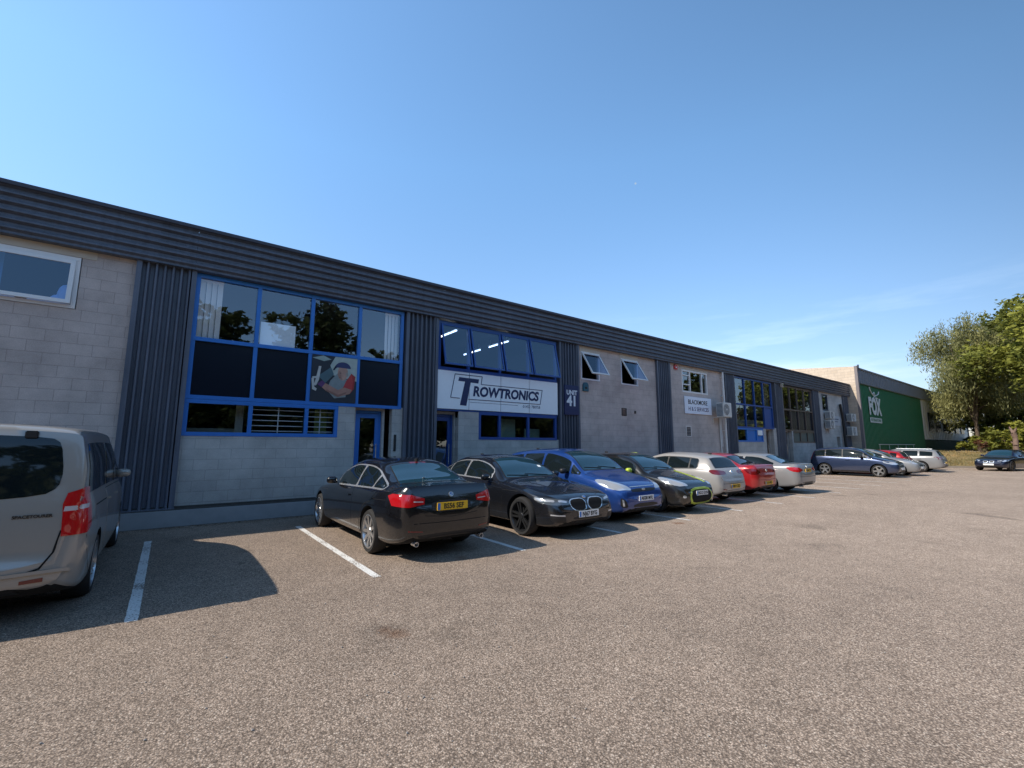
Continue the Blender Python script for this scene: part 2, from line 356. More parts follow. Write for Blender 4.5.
TYPES = {
 'saloon': dict(L=4.90, W=.93, wb=2.97, fo=.84, r=.335, cowl=1.50, head=2.30, rg0=3.62, rg1=4.36, B=2.93, C=3.70, f0=1.95, q=4.10,
   zc=[(0,.56),(.03,.66),(.12,.735),(.45,.83),(1.0,.93),(1.5,.99),(2.0,1.27),(2.3,1.40),(2.7,1.455),(3.1,1.455),(3.5,1.42),(3.9,1.25),(4.34,1.09),(4.6,1.085),(4.80,1.08),(4.86,.99),(4.90,.80)],
   zs=[(0,.50),(.1,.62),(.3,.70),(1.0,.84),(1.6,.90),(3,.94),(4,.97),(4.6,.98),(4.85,.90),(4.9,.74)],
   cr=[(0,.015),(.3,.03),(1.4,.04),(1.7,.03),(2.4,.06),(3.5,.06),(4.2,.03),(4.9,.02)],
   wr=[(0,.60),(.3,.70),(1.0,.75),(1.5,.74),(2.3,.59),(2.9,.575),(3.5,.555),(4.0,.61),(4.34,.66),(4.7,.72),(4.9,.60)],
   zb=[(0,.30),(.08,.23),(.4,.20),(4.3,.21),(4.75,.27),(4.9,.34)],
   w=[(0,.66),(.04,.73),(.14,.80),(.35,.87),(.8,.92),(1.3,.93),(3.9,.93),(4.4,.90),(4.7,.85),(4.84,.78),(4.9,.70)]),
 'hatch': dict(L=4.20, W=.89, wb=2.57, fo=.84, r=.315, cowl=1.15, head=1.95, rg0=3.72, rg1=4.02, B=2.42, C=3.25, f0=1.5, q=3.72,
   zc=[(0,.54),(.03,.65),(.12,.74),(.45,.85),(.95,.96),(1.15,1.0),(1.6,1.27),(1.95,1.41),(2.4,1.47),(2.9,1.46),(3.4,1.42),(3.72,1.36),(3.80,1.30),(3.98,1.06),(4.08,.97),(4.15,.86),(4.20,.70)],
   zs=[(0,.48),(.1,.62),(.3,.72),(.9,.85),(1.4,.90),(2.5,.93),(3.5,.96),(3.9,.96),(4.1,.86),(4.2,.62)],
   cr=[(0,.015),(.3,.03),(1.1,.04),(1.4,.03),(2.0,.06),(3.7,.06),(3.9,.04),(4.2,.02)],
   wr=[(0,.58),(.3,.66),(.8,.72),(1.15,.72),(1.95,.57),(2.5,.57),(3.4,.57),(3.75,.59),(4.0,.68),(4.2,.60)],
   zb=[(0,.30),(.08,.22),(.4,.19),(3.7,.20),(4.1,.27),(4.2,.34)],
   w=[(0,.62),(.04,.70),(.14,.78),(.35,.85),(.7,.88),(1.1,.89),(3.4,.89),(3.8,.86),(4.02,.81),(4.14,.75),(4.2,.67)]),
 'mpv': dict(L=4.35, W=.92, wb=2.65, fo=.86, r=.325, cowl=1.08, head=1.95, rg0=4.00, rg1=4.22, B=2.50, C=3.35, f0=1.35, q=3.95,
   zc=[(0,.56),(.03,.70),(.12,.80),(.45,.92),(.85,1.02),(1.08,1.07),(1.6,1.40),(1.95,1.53),(2.4,1.59),(3.0,1.58),(3.6,1.54),(4.0,1.48),(4.08,1.40),(4.2,1.12),(4.28,1.0),(4.33,.85),(4.35,.70)],
   zs=[(0,.50),(.1,.66),(.3,.76),(.8,.89),(1.3,.95),(2.5,.99),(3.6,1.03),(4.05,1.03),(4.25,.90),(4.35,.62)],
   cr=[(0,.015),(.3,.03),(1.0,.04),(1.4,.03),(2.0,.06),(3.9,.06),(4.1,.04),(4.35,.02)],
   wr=[(0,.58),(.3,.68),(.8,.74),(1.08,.75),(1.95,.61),(2.5,.61),(3.5,.60),(4.0,.61),(4.2,.70),(4.35,.62)],
   zb=[(0,.30),(.08,.23),(.4,.20),(3.9,.20),(4.25,.27),(4.35,.34)],
   w=[(0,.64),(.04,.72),(.14,.80),(.35,.87),(.7,.91),(1.1,.92),(3.5,.92),(3.95,.89),(4.18,.84),(4.29,.78),(4.35,.70)]),
 'van': dict(L=4.95, W=.965, wb=3.02, fo=.93, r=.335, cowl=.95, head=1.75, rg0=4.76, rg1=4.86, B=2.20, C=3.20, f0=1.25, q=4.66,
   zc=[(0,.60),(.03,.78),(.12,.90),(.4,1.05),(.75,1.15),(.95,1.20),(1.4,1.58),(1.75,1.78),(2.3,1.87),(3.4,1.89),(4.5,1.88),(4.74,1.855),(4.80,1.78),(4.86,1.30),(4.90,1.10),(4.93,.85),(4.95,.60)],
   zs=[(0,.54),(.1,.76),(.3,.90),(.8,1.02),(1.3,1.07),(2.5,1.10),(4.4,1.12),(4.78,1.12),(4.88,.98),(4.95,.55)],
   cr=[(0,.015),(.3,.03),(.9,.04),(1.3,.03),(2.0,.06),(4.7,.06),(4.85,.03),(4.95,.01)],
   wr=[(0,.60),(.3,.72),(.8,.80),(.95,.82),(1.75,.77),(2.5,.79),(4.2,.79),(4.74,.78),(4.86,.84),(4.95,.72)],
   zb=[(0,.30),(.08,.24),(.4,.21),(4.5,.22),(4.85,.28),(4.95,.35)],
   w=[(0,.66),(.04,.76),(.14,.84),(.35,.91),(.7,.955),(1.1,.965),(4.3,.965),(4.65,.955),(4.80,.935),(4.88,.89),(4.95,.80)]),
}
import copy
est = copy.deepcopy(TYPES['saloon'])
est.update(rg0=4.50, rg1=4.72, q=4.45, C=3.75, L=4.85,
   zc=[(0,.56),(.03,.66),(.12,.735),(.45,.83),(1.0,.93),(1.5,.99),(2.0,1.27),(2.3,1.40),(2.7,1.46),(3.3,1.47),(4.1,1.43),(4.5,1.37),(4.58,1.28),(4.70,1.05),(4.78,.95),(4.82,.85),(4.85,.70)],
   wr=[(0,.60),(.3,.70),(1.0,.75),(1.5,.74),(2.3,.59),(2.9,.58),(4.0,.56),(4.5,.54),(4.7,.64),(4.85,.58)],
   zs=[(0,.50),(.1,.62),(.3,.70),(1.0,.84),(1.6,.90),(3,.94),(4,.97),(4.5,.98),(4.74,.88),(4.85,.62)],
   cr=[(0,.015),(.3,.03),(1.4,.04),(1.7,.03),(2.4,.06),(4.4,.06),(4.6,.04),(4.85,.02)],
   zb=[(0,.30),(.08,.23),(.4,.20),(4.3,.21),(4.7,.27),(4.85,.34)],
   w=[(0,.66),(.04,.73),(.14,.80),(.35,.87),(.8,.92),(1.3,.93),(3.9,.93),(4.35,.90),(4.65,.85),(4.79,.78),(4.85,.70)])
TYPES['estate'] = est

def chaikin(P, n):
    for _ in range(n):
        Q = []
        for i in range(len(P)):
            a = Vector(P[i]); b = Vector(P[(i+1) % len(P)]); Q += [a*.8+b*.2, a*.2+b*.8]
        P = Q
    return [Vector(p) for p in P]

class Car:
    def __init__(s, name, label, cat, typ, pm, loc, heading, sc=(1, 1, 1), coarse=False, group=None, z=0):
        T = copy.deepcopy(TYPES[typ]); s.T = T; kx, ky, kz = sc
        for k in ('L', 'wb', 'fo', 'cowl', 'head', 'rg0', 'rg1', 'B', 'C', 'f0', 'q'): T[k] *= kx
        T['W'] *= ky
        sp = {}
        for k in ('zc', 'zs', 'cr', 'wr', 'zb', 'w'):
            m = ky if k in ('wr', 'w') else (kz if k != 'zb' else 1)
            sp[k] = pchip([(a*kx, b*m) for a, b in T[k]])
        s.zc, s.cr, s.wr0, s.zb, s.w = sp['zc'], sp['cr'], sp['wr'], sp['zb'], sp['w']
        s.zs = lambda x: min(sp['zs'](x), s.zc(x)-.035)
        s.zr = lambda x: max(s.zc(x)-s.cr(x), s.zs(x)+.02)
        s.wr = lambda x: min(s.wr0(x), s.w(x)-.05)
        s.L = T['L']; s.pm = pm; s.coarse = coarse; T['r'] *= (1.05 if pm is P_grey else 1)
        s.root = empty(name, loc, heading, label=label, cat=cat, group=group)
        s.axles = (T['fo'], T['fo']+T['wb']); s.r = T['r']
        s.body()
    def X(s, st): return s.L/2-st
    def section(s, st):
        W = s.w(st); zb = s.zb(st); zS = s.zs(st); zR = s.zr(st); wR = s.wr(st); zC = s.zc(st); ws = W-.045; H = zS-zb
        P = [(0, zb), (.6*W, zb), (W-.13, zb+.01), (W-.045, zb+.045), (W-.018, zb+.13*min(1, H/.4)), (W, zb+.48*H), (W-.006, zb+.72*H), (W-.022, zb+.90*H), (ws, zS)]
        g = zR-zS; bul = .035*min(1, g/.3)
        P += [(ws+(wR-ws)*.10, zS+g*.10), (ws+(wR-ws)*.5+bul, zS+g*.5), (ws+(wR-ws)*.85+bul*.8, zS+g*.87), (wR, zR), (.78*wR, zR+.52*(zC-zR)), (.42*wR, zR+.86*(zC-zR)), (0, zC)]
        h = catmull(P, 2 if s.coarse else 4)
        return h
    def body(s):
        L = s.L; st = []; e = [0, .008, .02, .04, .065, .095, .13, .17, .22, .28, .34]
        mid = []; x = .34; dx = .11 if s.coarse else .055
        while x < L-.36: x += dx; mid.append(x)
        st = e+mid[:-1]+[L-q for q in reversed(e)]
        V = []; F = []; ring = None
        def addring(h, xx):
            pts = [(xx, y, z) for y, z in h]+[(xx, -y, z) for y, z in reversed(h[1:-1])]
            n = len(V); V.extend(pts); return list(range(n, n+len(pts)))
        def capping(stn, sgn):
            h = s.section(stn); zm = (h[0][1]+h[-1][1])/2; out = []
            for k, off in ((.0, .035), (.45, .030), (.8, .018)):
                out.append(([(y*k, zm+(z-zm)*k) for y, z in h], s.X(stn)+sgn*off))
            return out
        rings = []
        c = capping(0, 1)
        n0 = len(V); zm = c[0][0][0][1]; V.append((c[0][1], 0, zm))
        rings.append(addring(*c[1])); rings.append(addring(*c[2]))
        for q in st: rings.append(addring(s.section(q), s.X(q)))
        c = capping(L, -1); rings.append(addring(*c[2])); rings.append(addring(*c[1]))
        V.append((c[0][1], 0, c[0][0][0][1])); n1 = len(V)-1
        k = len(rings[0])
        for a, b in zip(rings, rings[1:]):
            for i in range(k):
                j = (i+1) % k; F.append((a[i], a[j], b[j], b[i]))
        for i in range(k):
            j = (i+1) % k; F.append((n0, rings[0][j], rings[0][i])); F.append((n1, rings[-1][i], rings[-1][j]))
        me = bpy.data.meshes.new('body'); me.from_pydata(V, [], F)
        bm = bmesh.new(); bm.from_mesh(me); bmesh.ops.recalc_face_normals(bm, faces=bm.faces); bm.to_mesh(me)
        bmesh.ops.triangulate(bm, faces=bm.faces); bm.normal_update(); bm.verts.ensure_lookup_table()
        s.bn = [v.normal.copy() for v in bm.verts]; s.bco = [v.co.copy() for v in bm.verts]; s.bf = [tuple(v.index for v in f.verts) for f in bm.faces]
        s.bvh = BVHTree.FromPolygons(s.bco, s.bf); bm.free()
        me.materials.append(s.pm); me.materials.append(M_well)
        o = bpy.data.objects.new('body', me); COL.objects.link(o)
        # cut the wheel arches
        cut = MB(); Rr = s.r+.055
        for a in s.axles:
            for sg in (1, -1):
                y0 = sg*(s.T['W']-.34); y1 = sg*(s.T['W']+.3)
                cut.tube((s.X(a), y0, s.r+.005), (s.X(a), y1, s.r+.005), Rr, seg=40)
        co = cut.build('cutter', M_well)
        md = o.modifiers.new('b', 'BOOLEAN'); md.object = co; md.operation = 'DIFFERENCE'; md.solver = 'EXACT'
        bpy.context.view_layer.update()
        me2 = bpy.data.meshes.new_from_object(o.evaluated_get(bpy.context.evaluated_depsgraph_get()))
        o.modifiers.clear(); o.data = me2; bpy.data.objects.remove(co); bpy.data.meshes.remove(me)
        me2.materials.clear(); me2.materials.append(s.pm); me2.materials.append(M_well); me2.name = 'body'
        for p in me2.polygons:
            c = p.center; p.use_smooth = True; p.material_index = 0
            for a in s.axles:
                if math.hypot(c.x-s.X(a), c.z-s.r-.005) < Rr-.0005 and abs(c.y) > s.T['W']-.36 : p.material_index = 1
            if c.z < s.zb(s.L/2-c.x)+.03 and p.normal.z < -.5: p.material_index = 1
        me2.set_sharp_from_angle(angle=R(38))
        o.parent = s.root; s.bodyo = o
    def cast(s, P, d):
        d = Vector(d).normalized(); o = Vector(P)+d*3
        loc, nor, idx, dist = s.bvh.ray_cast(o, -d)
        if loc is None: loc, nor, idx, dist = s.bvh.find_nearest(Vector(P))
        a, b, c = s.bf[idx]; A, B, C = s.bco[a], s.bco[b], s.bco[c]
        w = geometry.barycentric_transform(loc, A, B, C, Vector((1, 0, 0)), Vector((0, 1, 0)), Vector((0, 0, 1)))
        n = (s.bn[a]*w[0]+s.bn[b]*w[1]+s.bn[c]*w[2]).normalized()
        return loc, n
    def decal(s, name, pts, d, mat, off=.004, parent=None, sm=0, grow=0, res=.06, skirt=.01):
        """pts: (station, y, z) outline seen along -d, laid on the body"""
        if s.coarse: res *= 1.8
        d = Vector(d).normalized(); up = Vector((0, 0, 1)) if abs(d.z) < .95 else Vector((1, 0, 0))
        u = up.cross(d).normalized(); v = d.cross(u)
        P3 = [Vector((s.X(a), y, z)) for a, y, z in pts]
        h = sum((p.dot(d) for p in P3))/len(P3)
        P = [Vector((p.dot(u), p.dot(v))) for p in P3]
        if sm: P = chaikin(P, sm)
        area = sum(P[i].x*P[(i+1) % len(P)].y-P[(i+1) % len(P)].x*P[i].y for i in range(len(P)))
        if area < 0: P.reverse()
        if grow:
            Q = []
            for i in range(len(P)):
                a, b, c = P[i-1], P[i], P[(i+1) % len(P)]
                e1 = (b-a).normalized() if (b-a).length > 1e-6 else Vector((1, 0)); e2 = (c-b).normalized() if (c-b).length > 1e-6 else e1
                n = Vector((e1.y+e2.y, -e1.x-e2.x)); n = n.normalized() if n.length > 1e-4 else Vector((e1.y, -e1.x))
                Q.append(b+n*grow)
            P = Q
        D = []
        for i in range(len(P)):
            a, b = P[i], P[(i+1) % len(P)]; n = max(1, int((b-a).length/res))
            D += [a.lerp(b, k/n) for k in range(n)]
        nb = len(D); xs = [p.x for p in D]; ys = [p.y for p in D]
        ins = []
        x = min(xs)+res/2
        while x < max(xs):
            y = min(ys)+res/2
            while y < max(ys):
                q = Vector((x, y)); c = False
                for i in range(nb):
                    a, b = D[i], D[(i+1) % nb]
                    if (a.y > y) != (b.y > y) and x < (b.x-a.x)*(y-a.y)/(b.y-a.y)+a.x: c = not c
                if c and min((q-p).length for p in D) > res*.45: ins.append(q)
                y += res
            x += res
        vs, es, fs, ov, oe, of = geometry.delaunay_2d_cdt(D+ins, [(i, (i+1) % nb) for i in range(nb)], [list(range(nb))], 1, 1e-5)
        V = []; N = []
        for q in vs:
            loc, n = s.cast(u*q.x+v*q.y+d*h, d)
            V.append(loc+n*off); N.append(n)
        F = [tuple(f) for f in fs]
        # rim skirt so that the edge reads solid
        cnt = {}
        for f in F:
            for i in range(len(f)):
                e = (f[i], f[(i+1) % len(f)]); k = tuple(sorted(e)); cnt.setdefault(k, []).append(e)
        m = {}
        def low(i):
            if i not in m:
                m[i] = len(V); V.append(V[i]-N[i]*(off+skirt)); N.append(N[i])
            return m[i]
        for k, es_ in list(cnt.items()):
            if len(es_) == 1:
                a, b = es_[0]; F.append((b, a, low(a), low(b)))
        me = bpy.data.meshes.new(name); me.from_pydata(V, [], F); me.materials.append(mat)
        me.polygons.foreach_set('use_smooth', [True]*len(me.polygons))
        me.normals_split_custom_set_from_vertices([tuple(n) for n in N])
        o = bpy.data.objects.new(name, me); COL.objects.link(o); o.parent = parent or s.root
        return o
    def strip(s, pts, d, w=.008, mat=None, name='panel_gap', parent=None, off=.0015):
        P = [Vector(p) for p in pts]; a = []; b = []; d = Vector(d)
        for i, p in enumerate(P):
            t = (P[min(i+1, len(P)-1)]-P[max(i-1, 0)]); t = Vector((-t.x, t.y, t.z)); n = d.cross(t)
            n = n.normalized() if n.length > 1e-6 else Vector((0, 0, 1)); n = Vector((-n.x, n.y, n.z))*w*.5
            a.append(p+n); b.append(p-n)
        return s.decal(name, a+b[::-1], d, mat or M_seam, off, parent, skirt=.001, res=.09)
    # ---- glazing
    def side_poly(s, a, b, sg, top=.03, bot=.035, slant=(0, 0)):
        n = 8; A = []; Bp = []
        for i in range(n+1):
            t = i/n; x = a+(b-a)*t
            A.append((x, sg*.8, s.zs(x)+bot))
            x2 = (a+slant[0])+(b+slant[1]-a-slant[0])*t
            Bp.append((x2, sg*.8, max(s.zr(x2)-top, s.zs(x2)+bot+.012)))
        return A+Bp[::-1]
    def glazing(s, cuts, trim=None, tint=M_cglass, screen=M_cglass2, rear=None, sides=(1, -1), bot=.035, top=.03):
        for sg in sides:
            d = (0, sg, .35)
            if trim: s.decal('window_trim', s.side_poly(cuts[0][0], cuts[-1][1], sg, top=top, bot=bot), d, trim, .003, grow=.026, sm=1)
            for a, b in cuts: s.decal('side_window', s.side_poly(a, b, sg, top=top, bot=bot), d, tint, .005, sm=1)
        def screenpoly(a, b, m):
            n = 6; A = [(a+(b-a)*i/n, s.wr(a+(b-a)*i/n)-m, s.zr(a+(b-a)*i/n)) for i in range(n+1)]
            return A+[(x, -y, z) for x, y, z in reversed(A)]
        c, h = s.T['cowl'], s.T['head']
        w = s.decal('windscreen', screenpoly(c+.05, h+.04, .045), (.5, 0, .85), M_black, .003, sm=1)
        s.decal('windscreen', screenpoly(c+.09, h-.01, .075), (.5, 0, .85), screen, .006, parent=None, sm=1) if False else s.decal('glass', screenpoly(c+.09, h, .07), (.5, 0, .85), screen, .006, parent=w, sm=1)
        g0, g1 = s.T['rg0'], s.T['rg1']; sl = (s.zc(g0)-s.zc(g1))/(g1-g0)
        w = s.decal('rear_window', screenpoly(g0+.02, g1-.02, .035), (-min(sl, 2.5), 0, 1 if sl < 2 else .5), M_black, .003, sm=1)
        s.decal('glass', screenpoly(g0+.04, g1-.04, .055), (-min(sl, 2.5), 0, 1 if sl < 2 else .5), rear or screen, .006, parent=w, sm=1)
    def doors(s, spans, sides=(1, -1), handle=None, zb=.30, htop=.0):
        for sg in sides:
            for k, (a, b) in enumerate(spans):
                pts = []; n = 8; ra = s.axles[1]; Rc = s.r+.12
                pts.append((a, sg, zb)); pts.append((a, sg, s.zs(a)+.01))
                for i in range(1, n): x = a+(b-a)*i/n; pts.append((x, sg, s.zs(x)+.01))
                pts.append((b, sg, s.zs(b)+.01))
                if b > ra-Rc:
                    z1 = math.sqrt(max(0, Rc**2-(min(0, b-ra))**2))+s.r; a0 = math.pi/2+math.asin(min(1, max(0, (ra-b)/Rc)))
                    zz = s.r
                    for i in range(9):
                        an = a0+(math.pi-a0+.25)*i/8
                        q = (ra+Rc*math.cos(an), sg, s.r+Rc*math.sin(an))
                        if q[2] > zb: pts.append(q)
                    pts.append((ra-Rc+.0, sg, zb))
                else: pts.append((b, sg, zb))
                dr = s.decal('door', pts, (0, sg, 0), s.pm, .003)
                s.decal('door_seal', pts, (0, sg, 0), M_seam, .001, parent=dr, grow=.008, res=.12)
                hx = b-.22; hz = s.zs(hx)-.13
                s.decal('handle', [(hx-.10, sg, hz-.012), (hx-.10, sg, hz+.014), (hx+.10, sg, hz+.022), (hx+.10, sg, hz-.004)], (0, sg, 0), handle or s.pm, .03, parent=dr, skirt=.0, res=.05)
    def wheels(s, spokes=5, mat=None, w=.22, twin=True, rimr=.72, sw=.05, cover=False):
        mat = mat or M_alloy; r = s.r; rr = r*rimr
        proto = empty('wheel')
        t = MB(); t.lathe([(rr-.01, -w/2+.03), (rr+.01, -w/2), (r-.03, -w/2-.004), (r-.008, -w/2+.03), (r, -w/2+.06), (r, w/2-.06), (r-.008, w/2-.03), (r-.03, w/2+.004), (rr+.01, w/2), (rr-.01, w/2-.03)], seg=40)
        t.build('tyre', M_rubber, proto, smooth=True)
        m = MB(); m.lathe([(rr+.012, w/2-.002), (rr-.008, w/2+.002), (rr-.02, w/2-.02), (rr-.03, -w/2+.04)], seg=40)
        m.cur = 1; m.lathe([(rr-.03, 0), (.0, .0)], seg=24); m.lathe([(rr*.55, .012), (.0, .014)], seg=24)
        m.cur = 0
        m.lathe([(0, w/2-.012), (.055, w/2-.014), (.075, w/2-.035), (.08, .03)], seg=20)
        for i in range(spokes):
            a0 = 2*math.pi*i/spokes+.3
            for da in ((-1, 1) if twin else (0,)):
                a = a0+da*.16; ah = a0+da*.32*.9 if twin else a0
                p0 = Vector((math.cos(a0+da*.35)*.06, 0, math.sin(a0+da*.35)*.06)); p1 = Vector((math.cos(a)*(rr-.01), 0, math.sin(a)*(rr-.01)))
                dn = (p1-p0).normalized(); sd = Vector((-dn.z, 0, dn.x)); n = len(m.v); h0 = sw*.5*(.75 if twin else 1.25); h1 = sw*.5*(.7 if twin else 1.0)
                yy0 = w/2-.022; yy1 = w/2-.008
                m.v += [tuple(q) for q in (p0-sd*h0+Vector((0, yy0, 0)), p0+sd*h0+Vector((0, yy0, 0)), p1+sd*h1+Vector((0, yy1, 0)), p1-sd*h1+Vector((0, yy1, 0)),
                        p0-sd*h0+Vector((0, yy0-.035, 0)), p0+sd*h0+Vector((0, yy0-.035, 0)), p1+sd*h1*.8+Vector((0, yy1-.05, 0)), p1-sd*h1*.8+Vector((0, yy1-.05, 0)))]
                for f in ((0,1,2,3),(4,7,6,5),(0,4,5,1),(1,5,6,2),(2,6,7,3),(3,7,4,0)): m.f.append(tuple(n+q for q in f)); m.m.append(0)
        m.build('rim', [mat, M_well], proto, smooth=True, angle=30)
        first = True
        for a in s.axles:
            for sg in (1, -1):
                c = proto if first else copy_tree(proto); first = False
                c.parent = s.root; c.location = (s.X(a), sg*(s.T['W']-w/2-.012), r); c.rotation_euler = (0, random.uniform(0, 6.28), 0 if sg > 0 else math.pi)
    def mirrors(s, mat, st=None, z=None, out=.075):
        st = st or s.T['cowl']+.42; z = z or s.zs(st)+.10
        for sg in (1, -1):
            m = MB(); x = s.X(st); y = s.w(st)-.02
            m.ellip((x, sg*(y+out), z), .07, .095, .065, pw=.75)
            m.obox((x-.01, sg*(y+.02), z-.045), (.03, 0, 0), (0, .04, 0), (0, 0, .015))
            m.build('wing_mirror', mat, s.root, smooth=True)
    def plate(s, txt, rear, z, y=0, wd=.52, st=None):
        d = (-1, 0, 0) if rear else (1, 0, 0); st = s.L if rear else 0
        loc, n = s.cast((s.X(st), y, z), d); loc2, _ = s.cast((s.X(st), y, z+.05), d); loc3, _ = s.cast((s.X(st), y, z-.05), d)
        loc = max((loc, loc2, loc3), key=lambda q: q.x*(-1 if rear else 1))
        x = loc.x+(-.012 if rear else .012)
        m = MB(); m.obox((x, y, z), (.008, 0, 0), (0, wd/2, 0), (0, 0, .056)); p = m.build('number_plate', M_yel if rear else M_plw, s.root, bevel=.003)
        if txt:
            bd = MB(); bd.obox((x+(-.0095 if rear else .0095), y+(wd/2-.028)*(1 if rear else -1), z), (.001, 0, 0), (0, .022, 0), (0, 0, .048)); bd.build('country_band', M_blue, p)
            text('lettering', txt, .105, M_txt, p, (x+(-.010 if rear else .010), y-(.018 if rear else -.018), z-.002), (R(90), 0, R(-90) if rear else R(90)), ext=.001, bold=.0028, sx=.86, space=1.02)
        return p
    def badge(s, z, rear=True, r=.04, mats=None, y=0):
        d = (-1, 0, 0) if rear else (.8, 0, .6); loc, n = s.cast((s.X(s.L if rear else .05), y, z), d)
        m = MB(); m.tube(loc, loc+n*.012, r, r*.92, seg=20); o = m.build('badge', mats or M_chrome, s.root, smooth=True); return loc, n
    def line(s, pts, both=True, **k):
        for sg in ((1, -1) if both else (1,)):
            s.strip([(a, sg, z) for a, z in pts], (0, sg, 0), **k)
    def sill(s, mat=None):
        for sg in (1, -1):
            a = s.axles[0]+s.r+.09; b = s.axles[1]-s.r-.09
            s.decal('sill', [(a, sg, .21), (a, sg, .27), (b, sg, .27), (b, sg, .22)], (0, sg, -.3), mat or M_black, .004)
    def mir(s, name, pts, d, mat, **k):
        """a pair of decals, left and right"""
        out = []
        for sg in (1, -1):
            out.append(s.decal(name, [(a, sg*y, z) for a, y, z in pts], (d[0], sg*d[1], d[2]), mat, **k))
        return out
    def aerial(s, st, z=.05):
        m = MB(); x = s.X(st); zz = s.zc(st)-.01
        m.prism([(x+.05, -.012, zz), (x-.06, -.018, zz), (x-.06, .018, zz), (x+.05, .012, zz)], (-.02, 0, z)); m.build('aerial', M_black, s.root, bevel=.004)
    def wipers(s, rear=False):
        c = s.T['cowl']
        for y0, y1 in ((.45, -.15), (-.1, -.62)):
            m = MB(); a, n = s.cast((s.X(c+.10), y0, s.zc(c+.1)), (.5, 0, .85)); b, n2 = s.cast((s.X(c+.16), y1, s.zc(c+.16)), (.5, 0, .85))
            m.tube(a+n*.015, b+n2*.018, .009, .006, seg=6); m.build('wiper', M_black, s.root)

UP = R(90); DOWN = R(-90)      # heading: nose towards the building / nose towards the road

P_black = paint('black_car_paint', (.006, .006, .008), .3, .25)
P_grey = paint('graphite_car_paint', (.013, .015, .021), .5, .25)
P_blue = paint('blue_car_paint', (.010, .055, .25), .35, .28)
P_dblack = paint('gloss_black_car_paint', (.012, .012, .013), .3, .25)
P_lime = simple('lime_trim', (.50, .62, .05), .35, coat=.6)
P_white = paint('pearl_car_paint', (.36, .345, .33), .15, .35, .5)
P_red = paint('red_car_paint', (.42, .012, .016), .25, .28)
P_silver = paint('silver_car_paint', (.27, .27, .275), .25, .33, .6)
P_van = paint('sand_silver_car_paint', (.36, .330, .290), .25, .30, .8)
P_dblue = paint('slate_blue_car_paint', (.035, .055, .12), .5, .3)
P_fblue = paint('navy_car_paint', (.006, .011, .036), .4, .28)
P_plum = paint('plum_car_paint', (.03, .015, .02), .4, .3)

def rear_lower(c, z0=.32, z1=.44, mat=None, hw=.5):
    c.decal('diffuser', [(c.L, -hw, z0), (c.L, hw, z0), (c.L, hw+.06, z1), (c.L, -hw-.06, z1)], (-1, 0, -.25), mat or M_black, .004, sm=1)
def exhaust(c, y, z=.27, r=.035, n=1):
    loc, nn = c.cast((c.X(c.L), y, z+.06), (-1, 0, 0)); m = MB(); m.lathe([(r*.8, .12), (r, .12), (r, 0), (r*.86, 0), (r*.8, .1)], seg=16)
    m.v = [(loc.x-.02+b, y+a, z+c_) for a, b, c_ in m.v]; m.build('exhaust', M_chrome, c.root, smooth=True)

